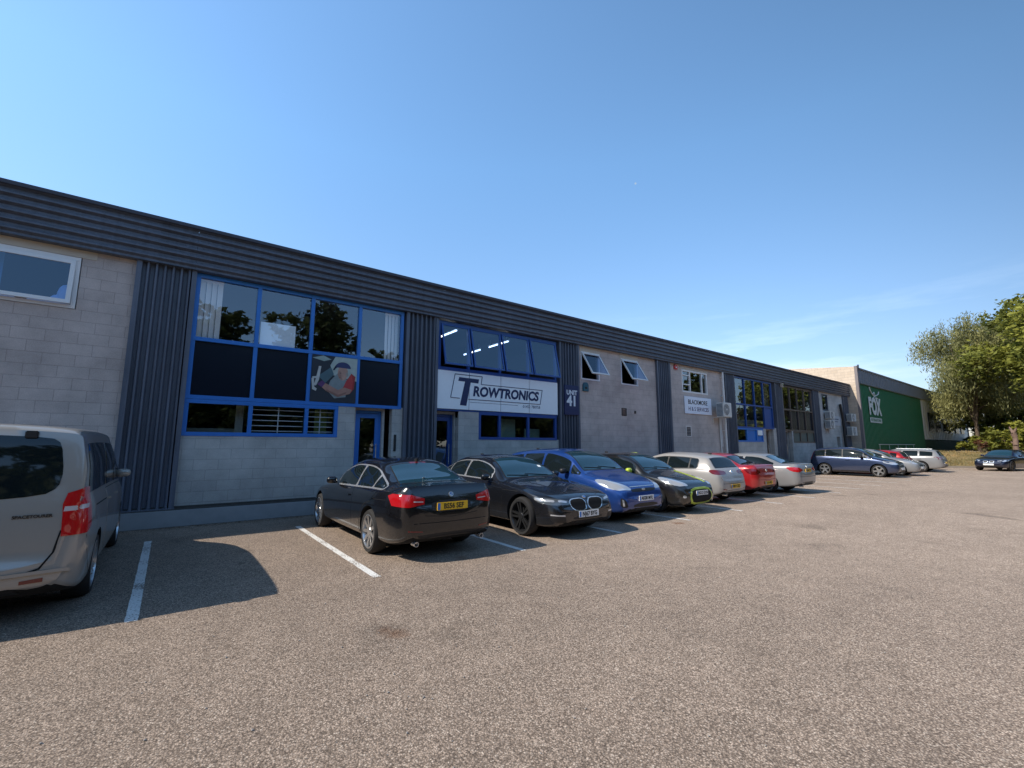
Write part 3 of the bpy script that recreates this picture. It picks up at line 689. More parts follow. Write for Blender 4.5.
# --- sand-silver people carrier on the left
def people_carrier():
    c = Car('people_carrier', 'beige silver people carrier van parked before the ribbed pillar at the left edge', 'van', 'van', P_van, (-1.52, 8.60, 0), UP)
    c.glazing([(1.25, 2.16), (2.26, 3.16), (3.26, 4.62)], screen=M_cglass2, rear=M_cglass, tint=M_cglass, bot=.02, top=.15)
    c.doors([(1.12, 2.2), (2.22, 3.22)], handle=P_van, zb=.30)
    # deep rear window replaced by a larger pane reaching the belt
    w = [(4.8, -.70, 1.25), (4.8, -.6, 1.18), (4.8, 0, 1.14), (4.8, .6, 1.18), (4.8, .70, 1.25), (4.8, .72, 1.4), (4.8, .68, 1.68), (4.8, .60, 1.74), (4.8, 0, 1.77), (4.8, -.60, 1.74), (4.8, -.68, 1.68), (4.8, -.72, 1.4)]
    for o in [x for x in bpy.data.objects if x.parent == c.root and x.name.startswith('rear_window')]:
        for ch in [x for x in bpy.data.objects if x.parent == o]: bpy.data.objects.remove(ch)
        bpy.data.objects.remove(o)
    c.decal('rear_window', w, (-1, 0, .1), M_cglass, .005, sm=1)
    for y in (.46, -.46):
        m = MB(); loc, n = c.cast((c.X(4.8), y, 1.765), (-1, 0, .3)); m.obox(loc+n*.012, (.02, 0, 0), (0, .045, 0), (0, 0, .035)); m.build('hinge_cover', M_black, c.root, bevel=.008)
    c.mir('door_seam', [(4.9, .0, .47), (4.9, .5, .475), (4.9, .66, .52), (4.9, .74, .66), (4.9, .77, .85), (4.9, .76, .86), (4.9, .725, .66), (4.9, .65, .535), (4.9, .5, .488), (4.9, 0, .483)], (-1, 0, 0), M_seam, off=.004, skirt=.001, res=.03)
    for o in c.mir('tail_light', [(4.78, .86, 1.25), (4.9, .79, 1.20), (4.9, .755, 1.10), (4.9, .75, .80), (4.78, .93, .80), (4.7, .965, .86), (4.7, .955, 1.24)], (-.85, .52, 0), M_red, off=.008, res=.03):
        pass
    c.mir('reversing_lens', [(4.9, .76, 1.03), (4.78, .93, 1.04), (4.75, .95, 1.08), (4.9, .77, 1.075)], (-.85, .52, 0), M_clear, off=.011, res=.03)
    c.mir('reflector', [(4.95, .54, .405), (4.95, .69, .41), (4.95, .69, .445), (4.95, .54, .435)], (-1, 0, 0), M_redd, off=.006)
    c.decal('rear_bumper', [(4.9, -.86, .47), (4.95, 0, .455), (4.9, .86, .47), (4.9, .86, .50), (4.9, 0, .47), (4.9, -.86, .50)], (-1, 0, .3), P_van, .02)
    c.line([(4.2, .24), (4.55, .45), (4.72, .62), (4.78, .78)], w=.006)
    c.line([(3.3, 1.0), (4.3, 1.02)], w=.014, name='slide_rail')
    c.decal('fuel_flap', [(3.95, -.9, .72), (3.95, -.9, .88), (4.12, -.9, .88), (4.12, -.9, .72)], (0, -1, 0), P_van, .003, sm=1)
    c.decal('tailgate_trim', [(4.9, -.35, .985), (4.9, .35, .985), (4.9, .35, 1.0), (4.9, -.35, 1.0)], (-1, 0, 0), M_chrome, .006)
    for k, (t, y, z) in enumerate((('SPACETOURER', -.56, 1.0),)):
        loc, n = c.cast((c.X(4.9), y, z), (-1, 0, 0)); text('badge', t, .040, M_alloyd, c.root, (loc.x-.006, y, z), (R(90), 0, R(-90)), ext=.003, bold=.001)
    m = MB(); loc, n = c.cast((c.X(4.9), 0, .98), (-1, 0, 0))
    for dz in (0, -.05):
        m.obox((loc.x-.008, -.035, .98+dz), (.004, 0, 0), (0, .035, -.02), (0, 0, .012)); m.obox((loc.x-.008, .035, .98+dz), (.004, 0, 0), (0, .035, .02), (0, 0, .012))
    m.build('chevron_badge', M_chrome, c.root)
    c.mirrors(P_van, st=1.42, z=1.22, out=.03); c.wheels(5, M_alloy); c.sill(); c.plate('YG18 UZN', True, .62)
    c.decal('bumper_step', [(4.95, -.5, .36), (4.95, .5, .36), (4.95, .55, .30), (4.95, -.55, .30)], (-1, 0, -.3), M_black, .004)
    return c
people_carrier()

# --- black saloon, rear towards the camera
def black_saloon():
    c = Car('saloon_car', 'black executive saloon parked nose to the wall showing its yellow plate and red tail lights', 'car', 'saloon', P_black, (3.46, 8.42, 0), UP, sc=(.975, .955, 1))
    c.glazing([(1.92, 2.90), (2.96, 3.66), (3.70, 4.06)], trim=M_chrome, rear=M_cglass2)
    c.doors([(1.42, 2.88), (2.89, 3.98)], handle=P_black)
    c.mir('tail_light', [(4.86, .50, .82), (4.86, .50, .90), (4.84, .70, .96), (4.6, .88, .965), (4.5, .91, .93), (4.62, .90, .80), (4.84, .72, .785)], (-.86, .5, 0), M_red, off=.007, res=.03)
    c.mir('reversing_lens', [(4.86, .52, .845), (4.86, .52, .86), (4.84, .66, .87), (4.84, .66, .855)], (-.86, .5, 0), M_clear, off=.010, res=.03)
    c.mir('reflector', [(4.88, .50, .43), (4.88, .72, .45), (4.88, .72, .47), (4.88, .50, .45)], (-.95, .3, 0), M_redd, off=.005)
    for sg in (1, -1):
        c.strip([(4.86, sg*.49, 1.04), (4.88, sg*.49, .80), (4.88, sg*.44, .66), (4.9, 0, .62)], (-1, 0, 0), w=.008, name='boot_gap')
    c.strip([(4.9, -.80, .56), (4.9, 0, .55), (4.9, .80, .56)], (-1, 0, 0), w=.010, name='bumper_gap')
    c.decal('number_plate_recess', [(4.9, -.34, .70), (4.9, .34, .70), (4.9, .32, .86), (4.9, -.32, .86)], (-1, 0, 0), M_black, .002, sm=1)
    c.plate('BS56 SEF', True, .775)
    loc, n = c.badge(.935, True, .04, M_alloy)
    m = MB()
    for q, (a0, a1) in enumerate(((0, 90), (180, 270))):
        m.prism([loc+n*.013]+[loc+n*.013+Vector((0, math.cos(R(t))*.028, math.sin(R(t))*.028)) for t in range(a0, a1+1, 15)], n*.002)
    m.build('badge', simple('badge_blue', (.03, .15, .5), .3), c.root)
    rear_lower(c, .33, .40); exhaust(c, .55); exhaust(c, -.55)
    c.mirrors(P_black); c.wheels(9, M_alloy, twin=False, sw=.045, rimr=.74); c.sill(P_black); c.aerial(3.5)
    c.line([(.95, .80), (2.5, .80), (4.3, .86)], w=.006, name='crease', mat=M_black)
    c.decal('brake_lamp', [(3.56, -.15, 1.40), (3.56, .15, 1.40), (3.6, .15, 1.385), (3.6, -.15, 1.385)], (-.5, 0, .8), M_redd, .009)
    m = MB(); loc, n = c.cast((c.X(4.1), .12, 1.2), (-.5, 0, .85)); m.obox(loc+n*.012, (.0, .022, 0), (0.02, 0, -.01), n*.002); m.build('sticker', M_paper, c.root)
black_saloon()

def front_common(c, plate, pz=.45):
    c.wipers(); 
    if plate: c.plate(plate, False, pz)
# --- graphite saloon, front towards the camera
def graphite_saloon():
    c = Car('saloon_car', 'dark graphite saloon with twin oval grilles facing out beside the black saloon', 'car', 'saloon', P_grey, (6.26, 8.36, 0), DOWN); c.r = c.r
    c.glazing([(1.92, 2.90), (2.96, 3.66), (3.70, 4.06)], trim=M_chrome)
    c.doors([(1.42, 2.88), (2.89, 3.98)], handle=P_grey)
    for sg in (1, -1):
        g = [(0, sg*.04, .63), (0, sg*.05, .53), (0, sg*.11, .495), (0, sg*.30, .50), (0, sg*.39, .56), (.05, sg*.42, .65), (.05, sg*.36, .685), (.05, sg*.10, .69)]
        t = c.decal('kidney_grille', g, (1, 0, .12), M_chrome, .010, sm=1, grow=.018, res=.03)
        c.decal('grille_slats', g, (1, 0, .12), M_seam, .016, sm=1, parent=t, res=.03)
    for o in c.mir('headlight', [(.05, .40, .60), (.05, .40, .67), (.2, .66, .70), (.5, .83, .725), (.55, .86, .70), (.4, .84, .62), (.15, .72, .59)], (.85, .5, .2), M_lensd, off=.006, sm=1, res=.03): pass
    c.mir('indicator', [(.34, .80, .645), (.34, .80, .70), (.50, .85, .715), (.48, .85, .67)], (.7, .7, .2), M_lens, off=.011, res=.025)
    c.mir('daytime_lamp', [(.1, .46, .62), (.1, .46, .655), (.2, .60, .67), (.2, .60, .63)], (.85, .4, .2), M_lens, off=.010, res=.025, sm=2)
    c.mir('daytime_lamp', [(.2, .66, .635), (.2, .66, .675), (.33, .78, .69), (.33, .78, .645)], (.85, .5, .2), M_lens, off=.010, res=.025, sm=2)
    c.decal('lower_intake', [(0, -.42, .27), (0, .42, .27), (0, .36, .40), (0, -.36, .40)], (1, 0, 0), M_black, .004, sm=1)
    c.mir('corner_intake', [(.05, .50, .30), (.2, .76, .33), (.2, .78, .46), (.05, .56, .44)], (.9, .3, 0), M_black, off=.004, sm=1, res=.04)
    c.mir('fog_strip', [(.05, .55, .415), (.2, .77, .435), (.2, .77, .455), (.05, .55, .44)], (.9, .3, 0), M_lens, off=.009, res=.04)
    for sg in (1, -1):
        c.strip([(.12, sg*.35, .74), (.25, sg*.62, .77), (.55, sg*.78, .82), (1.0, sg*.80, .9), (1.45, sg*.79, .96)], (.15, sg*.2, 1), w=.008, name='bonnet_gap')
        c.strip([(.25, sg*.28, .80), (.8, sg*.38, .9), (1.4, sg*.52, 1.0)], (.1, 0, 1), w=.012, name='bonnet_crease', mat=P_grey, off=.006)
    loc, n = c.badge(.735, False, .038, M_alloy)
    m = MB()
    for q, (a0, a1) in enumerate(((0, 90), (180, 270))):
        u = n.orthogonal().normalized(); v = n.cross(u)
        m.prism([loc+n*.013]+[loc+n*.013+u*math.cos(R(t))*.027+v*math.sin(R(t))*.027 for t in range(a0, a1+1, 15)], n*.002)
    m.build('badge', MATS['badge_blue'], c.root)
    front_common(c, 'NJ67 BYG', .43); c.mirrors(P_grey); c.sill(P_grey); c.aerial(3.5)
    c.wheels(5, M_alloyd, sw=.05, rimr=.77)
    c.line([(.95, .80), (2.5, .80), (4.3, .86)], w=.006, name='crease', mat=M_black)
    c.decal('tax_disc', [(1.85, .42, 1.2), (1.85, .50, 1.2), (1.92, .50, 1.23), (1.92, .42, 1.23)], (.5, 0, .85), M_paper, .009)
graphite_saloon()

# --- blue people carrier front
def blue_mpv():
    c = Car('compact_people_carrier', 'bright blue compact people carrier facing out between the graphite saloon and the lime trimmed hatchback', 'car', 'mpv', P_blue, (8.50, 8.45, 0), DOWN)
    c.glazing([(1.16, 1.44), (1.50, 2.46), (2.54, 3.32), (3.40, 3.92)], bot=.03)
    c.doors([(1.30, 2.48), (2.49, 3.45)])
    c.mir('headlight', [(.06, .42, .68), (.05, .44, .75), (.3, .62, .86), (.62, .80, .93), (.70, .86, .90), (.5, .87, .78), (.2, .76, .68)], (.8, .5, .35), M_lens, off=.006, sm=1, res=.03)
    c.decal('upper_grille', [(0, -.40, .66), (0, .40, .66), (0, .44, .735), (0, -.44, .735)], (1, 0, .2), M_black, .004, sm=1)
    c.decal('bonnet_trim', [(.05, -.42, .775), (.05, .42, .775), (.05, .42, .79), (.05, -.42, .79)], (1, 0, .5), M_chrome, .008)
    c.decal('lower_intake', [(0, -.46, .27), (0, .46, .27), (0, .40, .42), (0, -.40, .42)], (1, 0, 0), M_black, .004, sm=1)
    c.mir('corner_intake', [(.05, .56, .34), (.15, .72, .36), (.15, .72, .56), (.05, .62, .50)], (.9, .35, 0), M_black, off=.004, sm=1, res=.04)
    c.mir('fog_lamp', [(.1, .64, .38), (.12, .68, .38), (.12, .69, .52), (.1, .66, .50)], (.9, .35, 0), M_lens, off=.008, res=.03)
    for sg in (1, -1): c.strip([(.14, sg*.40, .81), (.3, sg*.60, .87), (.7, sg*.76, .96), (1.05, sg*.79, 1.0)], (.15, sg*.1, 1), w=.008, name='bonnet_gap')
    loc, n = c.cast((c.X(0), 0, .715), (1, 0, 0)); m = MB(); m.ellip((loc.x+.006, 0, .70), .012, .065, .03); m.build('badge', M_alloy, c.root, smooth=True)
    front_common(c, 'AK08 MVL', .52); c.mirrors(M_black, st=1.58); c.sill(); c.wheels(5, M_alloy); c.aerial(3.6)
blue_mpv()

# --- black hatchback with lime trim
def lime_hatch():
    c = Car('hatchback_car', 'gloss black small hatchback with lime green stripes, mirrors and grille surround', 'car', 'hatch', P_dblack, (10.70, 8.20, 0), DOWN, sc=(.94, .96, 1.0))
    c.glazing([(1.38, 2.5), (2.58, 3.4)])
    c.doors([(1.25, 2.62)])
    c.mir('headlight', [(.08, .46, .66), (.08, .46, .72), (.3, .60, .82), (.62, .76, .90), (.66, .80, .87), (.5, .82, .77), (.2, .72, .66)], (.8, .5, .35), M_lens, off=.006, sm=1, res=.03)
    g = [(0, -.36, .28), (0, .36, .28), (0, .46, .42), (0, .36, .58), (0, -.36, .58), (0, -.46, .42)]
    t = c.decal('grille_surround', g, (1, 0, 0), P_lime, .010, sm=1, grow=.055, res=.03)
    c.decal('grille', g, (1, 0, 0), M_seam, .018, sm=1, parent=t, res=.03)
    for y in (.40,):
        for sg in (1,):
            c.strip([(.12, sg*y, .75), (.3, sg*(y+.015), .80), (.5, sg*(y+.04), .87), (.8, sg*(y+.09), .93), (1.05, sg*(y+.14), .98)], (.1, 0, 1), w=.075, mat=P_lime, name='bonnet_stripe', off=.009)
    c.decal('roof_stripe', [(2.1, .30, 1.44), (2.1, .36, 1.44), (2.9, .36, 1.42), (2.9, .30, 1.42)], (0, 0, 1), P_lime, off=.008)
    c.mir('side_stripe', [(1.2, 1, .30), (1.2, 1, .36), (2.9, 1, .36), (2.9, 1, .30)], (0, 1, 0), P_lime, off=.006)
    for sg in (1, -1): c.strip([(.14, sg*.46, .75), (.35, sg*.62, .82), (.7, sg*.72, .9), (1.05, sg*.74, .97)], (.15, sg*.1, 1), w=.008, name='bonnet_gap')
    front_common(c, 'HG12 KXN', .50); c.mirrors(P_lime, st=1.48); c.sill(); c.wheels(5, M_alloy, twin=False, sw=.075); c.aerial(3.0)
    c.mir('fog_lamp', [(.1, .58, .40), (.14, .66, .40), (.14, .66, .46), (.1, .58, .46)], (.9, .35, 0), M_lens, off=.006, sm=2, res=.03)
lime_hatch()

# --- pale hatchback, rear
def pale_hatch():
    c = Car('hatchback_car', 'pearl silver hatchback with dark rear glass parked nose in beside the lime trimmed car', 'car', 'hatch', P_white, (13.25, 8.70, 0), UP, sc=(.98, 1.0, .99))
    c.glazing([(1.52, 2.42), (2.46, 3.16), (3.20, 3.44)], rear=M_cglass, trim=M_black, bot=.05)
    c.doors([(1.25, 2.44), (2.45, 3.3)])
    c.mir('tail_light', [(4.15, .40, .84), (4.15, .40, .92), (4.1, .70, .96), (3.95, .84, .97), (3.88, .87, .93), (4.0, .85, .84), (4.15, .66, .83)], (-.85, .5, 0), M_redd, off=.006, sm=1, res=.03)
    loc, n = c.badge(.90, True, .05)
    c.strip([(4.2, -.66, .58), (4.2, 0, .57), (4.2, .66, .58)], (-1, 0, 0), w=.010, name='bumper_gap')
    for sg in (1, -1): c.strip([(4.1, sg*.70, .95), (4.15, sg*.66, .78), (4.2, sg*.60, .60)], (-1, 0, 0), w=.008, name='tailgate_gap')
    c.plate('KM14 XRD', True, .50); rear_lower(c, .30, .40); c.mirrors(P_white); c.wheels(5, M_alloyd); c.sill(); c.aerial(3.4)
    c.mir('reflector', [(4.18, .48, .40), (4.18, .66, .41), (4.18, .66, .44), (4.18, .48, .43)], (-.95, .3, 0), M_redd, off=.005)
    exhaust(c, .48)
pale_hatch()

# --- red coupe-like car, rear
def red_car():
    c = Car('hatchback_car', 'red two door car parked nose in between the pearl hatchback and the silver coupe', 'car', 'saloon', P_red, (15.62, 8.87, 0), UP, sc=(.87, .95, .97))
    c.glazing([(1.66, 2.5), (2.56, 3.45)], rear=M_cglass); c.doors([(1.22, 2.75)])
    c.mir('tail_light', [(4.24, .45, .78), (4.24, .45, .86), (4.15, .72, .92), (3.95, .86, .92), (4.1, .84, .76), (4.22, .7, .74)], (-.85, .5, 0), M_redd, off=.006, sm=1, res=.03)
    c.plate('EY10 FKO', True, .47); rear_lower(c, .32, .40); c.badge(.86, True, .045)
    c.strip([(4.26, -.70, .58), (4.26, 0, .57), (4.26, .70, .58)], (-1, 0, 0), w=.010, name='bumper_gap')
    c.mirrors(P_red); c.wheels(5, M_alloy); c.sill(P_red)
red_car()

# --- silver coupe, rear
def silver_coupe():
    c = Car('coupe_car', 'silver coupe with sloping rear window parked nose in beyond the red two door car', 'car', 'saloon', P_silver, (18.02, 8.70, 0), UP, sc=(.94, .98, .96))
    c.glazing([(1.80, 2.72), (2.78, 3.80)], rear=M_cglass2); c.doors([(1.34, 2.95)])
    c.mir('tail_light', [(4.57, .42, .80), (4.57, .42, .87), (4.5, .72, .92), (4.25, .88, .92), (4.42, .86, .78), (4.56, .7, .75)], (-.85, .5, 0), M_red, off=.006, sm=1, res=.03)
    c.plate('LR07 JTU', True, .80, wd=.48); rear_lower(c, .32, .42); c.badge(.92, True, .04)
    c.strip([(4.6, -.76, .60), (4.6, 0, .59), (4.6, .76, .60)], (-1, 0, 0), w=.010, name='bumper_gap')
    c.mirrors(P_silver); c.wheels(5, M_alloy); c.sill(P_silver); exhaust(c, .5)
silver_coupe()

# --- far cars
def far_front(c, trim=None):
    L = c.L
    c.mir('headlight', [(.06, .44, .64), (.06, .46, .71), (.35, .66, .80), (.62, .84, .86), (.5, .86, .74), (.2, .74, .65)], (.8, .5, .35), M_lens, off=.006, sm=1, res=.05)
    c.decal('grille', [(0, -.36, .52), (0, .36, .52), (0, .40, .64), (0, -.40, .64)], (1, 0, .1), M_black, .004, sm=1)
    c.decal('lower_intake', [(0, -.42, .27), (0, .42, .27), (0, .38, .38), (0, -.38, .38)], (1, 0, 0), M_black, .004, sm=1)
c = Car('compact_people_carrier', 'slate blue compact people carrier standing side on with light alloy wheels past the empty bays', 'car', 'mpv', P_dblue, (30.9, 8.55, 0), DOWN, sc=(.93, .95, 1.0), coarse=True)
c.glazing([(1.10, 1.40), (1.44, 2.36), (2.40, 3.18), (3.22, 3.74)], tint=M_cglass, trim=M_black); c.doors([(1.24, 2.36), (2.37, 3.28)])
far_front(c); c.plate('', False, .45); c.mirrors(M_black, st=1.5); c.wheels(5, M_alloy, sw=.07, twin=False); c.sill()
c.mir('tail_light', [(4.08, .70, .90), (3.98, .84, .90), (3.86, .80, 1.30), (3.96, .62, 1.32)], (-.6, .8, 0), M_red, off=.006, res=.06)
c = Car('hatchback_car', 'grey hatchback with sunlit bonnet just beyond the slate blue people carrier', 'car', 'hatch', P_silver, (33.4, 8.3, 0), DOWN, coarse=True)
c.glazing([(1.52, 2.40), (2.48, 3.24), (3.34, 3.66)]); c.doors([(1.25, 2.44), (2.45, 3.3)]); far_front(c); c.plate('', False, .45); c.mirrors(M_black); c.wheels(5); c.sill()
c = Car('hatchback_car', 'red hatchback mostly hidden between the grey hatchback and the silver estate', 'car', 'hatch', P_red, (36.0, 9.2, 0), UP, sc=(1, 1, .96), coarse=True)
c.glazing([(1.52, 2.40), (2.48, 3.24), (3.34, 3.66)]); c.doors([(1.25, 2.44), (2.45, 3.3)]); c.mirrors(P_red); c.wheels(5); c.sill()
c.mir('tail_light', [(4.15, .40, .84), (4.15, .40, .92), (3.95, .84, .97), (4.0, .85, .82)], (-.85, .5, 0), M_redd, off=.006, res=.06)
c = Car('estate_car', 'silver estate car parked nose in beyond the slate blue people carrier', 'car', 'estate', P_silver, (39.0, 8.5, 0), UP, coarse=True)
c.glazing([(1.92, 2.90), (2.96, 3.70), (3.78, 4.40)], rear=M_cglass); c.doors([(1.42, 2.88), (2.89, 3.98)]); c.mirrors(P_silver); c.wheels(5); c.sill()
c.mir('tail_light', [(4.8, .45, .82), (4.8, .45, .92), (4.6, .84, .97), (4.5, .90, .93), (4.7, .84, .80)], (-.85, .5, 0), M_redd, off=.006, res=.06)
c.plate('', True, .60); rear_lower(c)
for sg in (1, -1):
    m = MB(); m.tube((c.X(2.6), sg*.52, 1.47), (c.X(4.2), sg*.50, 1.45), .014, seg=6); m.build('roof_rail', M_chrome, c.root)
c = Car('hatchback_car', 'dark plum car parked nose in as the last of the row against the verge', 'car', 'hatch', P_plum, (41.5, 8.9, 0), UP, coarse=True)
c.glazing([(1.52, 2.40), (2.48, 3.24), (3.34, 3.66)], rear=M_cglass); c.doors([(1.25, 2.44), (2.45, 3.3)]); c.mirrors(P_plum); c.wheels(5); c.sill(); c.plate('', True, .5)
c.mir('tail_light', [(4.15, .40, .84), (4.15, .40, .92), (3.95, .84, .97), (4.0, .85, .82)], (-.85, .5, 0), M_red, off=.006, res=.06)
c = Car('saloon_car', 'navy blue saloon standing apart by the grass verge and facing the camera', 'car', 'saloon', P_fblue, (45.7, 4.15, 0), R(180-14), sc=(.93, .95, .98), coarse=True)
c.glazing([(1.92, 2.90), (2.96, 3.66), (3.70, 4.06)]); c.doors([(1.42, 2.88), (2.89, 3.98)])
for sg in (1, -1):
    t = c.decal('kidney_grille', [(0, sg*.03, .52), (0, sg*.03, .68), (.05, sg*.28, .68), (0, sg*.25, .52)], (1, 0, .1), M_chrome, .008, sm=1); c.decal('grille_slats', [(0, sg*.06, .55), (0, sg*.06, .65), (0, sg*.24, .65), (0, sg*.22, .55)], (1, 0, .1), M_black, .014, sm=1, parent=t)
c.mir('headlight', [(.06, .42, .62), (.06, .42, .70), (.3, .74, .74), (.5, .84, .76), (.4, .84, .66), (.15, .70, .61)], (.85, .5, .2), M_lens, off=.006, sm=1)
c.decal('lower_intake', [(0, -.5, .26), (0, .5, .26), (0, .42, .38), (0, -.42, .38)], (1, 0, 0), M_black, .004, sm=1)
c.plate('', False, .43); c.mirrors(P_fblue); c.wheels(5, M_alloyd); c.sill(P_fblue)

# ------------------------------------------------------------------ the row of industrial units
YP, YW = 11.75, 11.85          # face of the clad pillars, face of the walls
X0, X1 = -24.33, 42.55
row = empty('industrial_building', (8, 12, 0), label='long grey row of two storey industrial units with corrugated slate blue fascia and pillars', cat='building')
B = lambda mb, name, mat, **k: mb.build(name, mat, k.pop('parent', row), world=True, **k)
# fascia: a ribbed sheet run along the whole front
prof = [(11.95, 6.47), (11.60, 6.47), (11.60, 6.45), (11.61, 6.40), (11.66, 6.395)]
z = 6.375
for i in range(5):
    prof += [(11.72, z-.005), (11.72, z-.06), (11.64, z-.10), (11.64, z-.135)]
    z -= .165
prof += [(11.70, z-.01), (11.70, 5.50), (11.68, 5.485), (11.95, 5.485)]
def extrude_x(mb, prof, a, b):
    for p, q in zip(prof, prof[1:]): mb.quad((a, *p), (b, *p), (b, *q), (a, *q))
fas = MB(); cuts = [X0, -12.5, -6.2, .15, 6.35, 12.6, 18.9, 25.2, 31.4, 37.6, X1]
for a, b in zip(cuts, cuts[1:]): extrude_x(fas, prof[4:], a, b-.004)
fas.quad(*[(X1, y, zz) for y, zz in reversed(prof)])
B(fas, 'fascia', M_clad)
cap = MB(); extrude_x(cap, prof[:5], X0, X1); B(cap, 'roof_edge_flashing', M_cladtop)
rf = MB(); rf.quad((X0, 11.9, 6.42), (X1, 11.9, 6.42), (X1, 30, 7.2), (X0, 30, 7.2)); rf.quad((X0, 30, 0), (X1, 30, 0), (X1, 30, 7.2), (X0, 30, 7.2))
B(rf, 'roof', M_roof)
# clad pillars
PC = [-.33+6*k for k in range(-3, 8)]
for k, xc in enumerate(PC):
    a, b = xc-.51, xc+.52; m = MB()
    m.box(a, a+.09, YP, YP+.2, .36, 5.5); m.box(b-.09, b, YP, YP+.2, .36, 5.5)
    n = 6; w = (b-a-.18)/n; x = a+.09; pts = []
    for i in range(n):
        pts += [(x, YP+.10), (x+w*.42, YP+.10), (x+w*.60, YP+.008), (x+w*.82, YP+.008), (x+w, YP+.10)]; x += w
    for p, q in zip(pts, pts[1:]): m.quad((p[0], p[1], .36), (q[0], q[1], .36), (q[0], q[1], 5.5), (p[0], p[1], 5.5))
    m.box(a-.01, b+.01, YP-.02, YP+.14, .34, .375)
    B(m, 'clad_pillar', M_clad)
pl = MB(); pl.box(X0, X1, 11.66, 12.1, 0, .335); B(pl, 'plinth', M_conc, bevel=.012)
gm_ = MB(); gm_.box(X0, X1, 11.70, 11.849, .3355, .352); gm_.box(X0, X1, 11.835, 11.849, .352, .40); B(gm_, 'ledge_dirt_shade', simple('grime_and_shade', (.05, .045, .04), .95, noise=.6, nscale=12))  # dirt on the ledge; dark colour also paints the wall-to-plinth shadow line
ew = MB()
for x in (X0, X1-.2): ew.box(x, x+.2, 12.06, 29.9, 0, 6.3)
B(ew, 'end_wall', M_block)
wall = MB(); wallp = MB(); lint = MB()
def W(mb, x0, x1, z0, z1, y=YW): mb.box(x0, x1, y, y+.2, z0, z1)
def wall_with_holes(mb, x0, x1, holes, z0=.336, z1=5.49):
    xs = sorted({x0, x1, *[h[0] for h in holes], *[h[1] for h in holes]})
    for a, b in zip(xs, xs[1:]):
        hs = sorted([(h[2], h[3]) for h in holes if h[0] <= a+1e-6 and h[1] >= b-1e-6]); zz = z0
        for h0, h1 in hs:
            if h0 > zz+.001: W(mb, a, b, zz, h0)
            zz = h1
        if zz < z1: W(mb, a, b, zz, z1)
BE = [(-.33+6*k+.52, -.33+6*(k+1)-.51) for k in range(-4, 8)]
bay = lambda k: (-.33+6*k+.50, -.33+6*(k+1)-.49)
wb = MB(); wall_with_holes(wb, *bay(-1), [(-3.55, -1.66, 4.28, 5.32)]); B(wb, 'block_wall', M_block)
for k in (-2, -3, -4): wb = MB(); wall_with_holes(wb, *bay(k), []); B(wb, 'block_wall', M_block)
wb = MB(); wall_with_holes(wb, *bay(0), [(.17, 3.40, 1.88, 5.49), (3.40, 5.07, 2.70, 5.49), (3.84, 4.86, .336, 2.70), (5.07, 5.19, 2.7, 5.49)]); B(wb, 'block_wall', M_blockpale)
wb = MB(); wall_with_holes(wb, *bay(1), [(6.17, 6.98, .336, 5.49), (6.98, 7.72, 2.72, 5.49), (7.72, 11.2, 1.86, 5.49)]); B(wb, 'block_wall', M_blockpale)
wb = MB(); wall_with_holes(wb, *bay(2), [(12.36, 13.44, 4.16, 5.28), (14.74, 15.88, 4.16, 5.28)]); B(wb, 'block_wall', M_block)
wb = MB(); wall_with_holes(wb, *bay(3), [(19.24, 21.52, 4.18, 5.28)]); B(wb, 'block_wall', M_block)
wb = MB(); wall_with_holes(wb, *bay(4), [(24.2, 27.4, 1.86, 5.49), (27.4, 27.75, 2.7, 5.49), (27.75, 28.75, .336, 5.49), (28.75, 29.2, 2.7, 5.49)]); B(wb, 'block_wall', M_blockpale)
wb = MB(); wall_with_holes(wb, *bay(5), [(30.2, 31.4, .336, 5.49), (31.4, 31.6, 2.65, 5.49), (31.6, 35.2, 1.85, 5.49)]); B(wb, 'block_wall', M_blockpale)
wb = MB(); wall_with_holes(wb, *bay(6), [(37.0, 38.12, 4.16, 5.33), (39.3, 40.0, .336, 2.3)]); B(wb, 'block_wall', M_blockpale)
for a, b in ((-3.7, -1.45), (12.3, 13.5), (14.68, 15.94)):
    lint = MB(); lint.box(a, b, YW-.012, YW+.1, 5.285 if a > 0 else 5.325, 5.48); B(lint, 'lintel', M_cream)
lint = MB(); lint.box(19.14, 21.62, YW-.012, YW+.1, 5.285, 5.40); B(lint, 'lintel', M_cream)
# rooms behind the glass
rm = MB(); rm.quad((X0, 19, 0), (X1, 19, 0), (X1, 19, 6.3), (X0, 19, 6.3)); rm.quad((X0, 12.1, 5.56), (X1, 12.1, 5.56), (X1, 19, 5.56), (X0, 19, 5.56)); rm.quad((X0, 12.1, .05), (X1, 12.1, .05), (X1, 19, .05), (X0, 19, .05))
rm.box(X0, X1, 12.2, 18.9, 2.8, 3.1)
for xc in PC: rm.box(xc-.1, xc+.1, 12.08, 18.9, .1, 5.5)
B(rm, 'room_shell', M_mid)

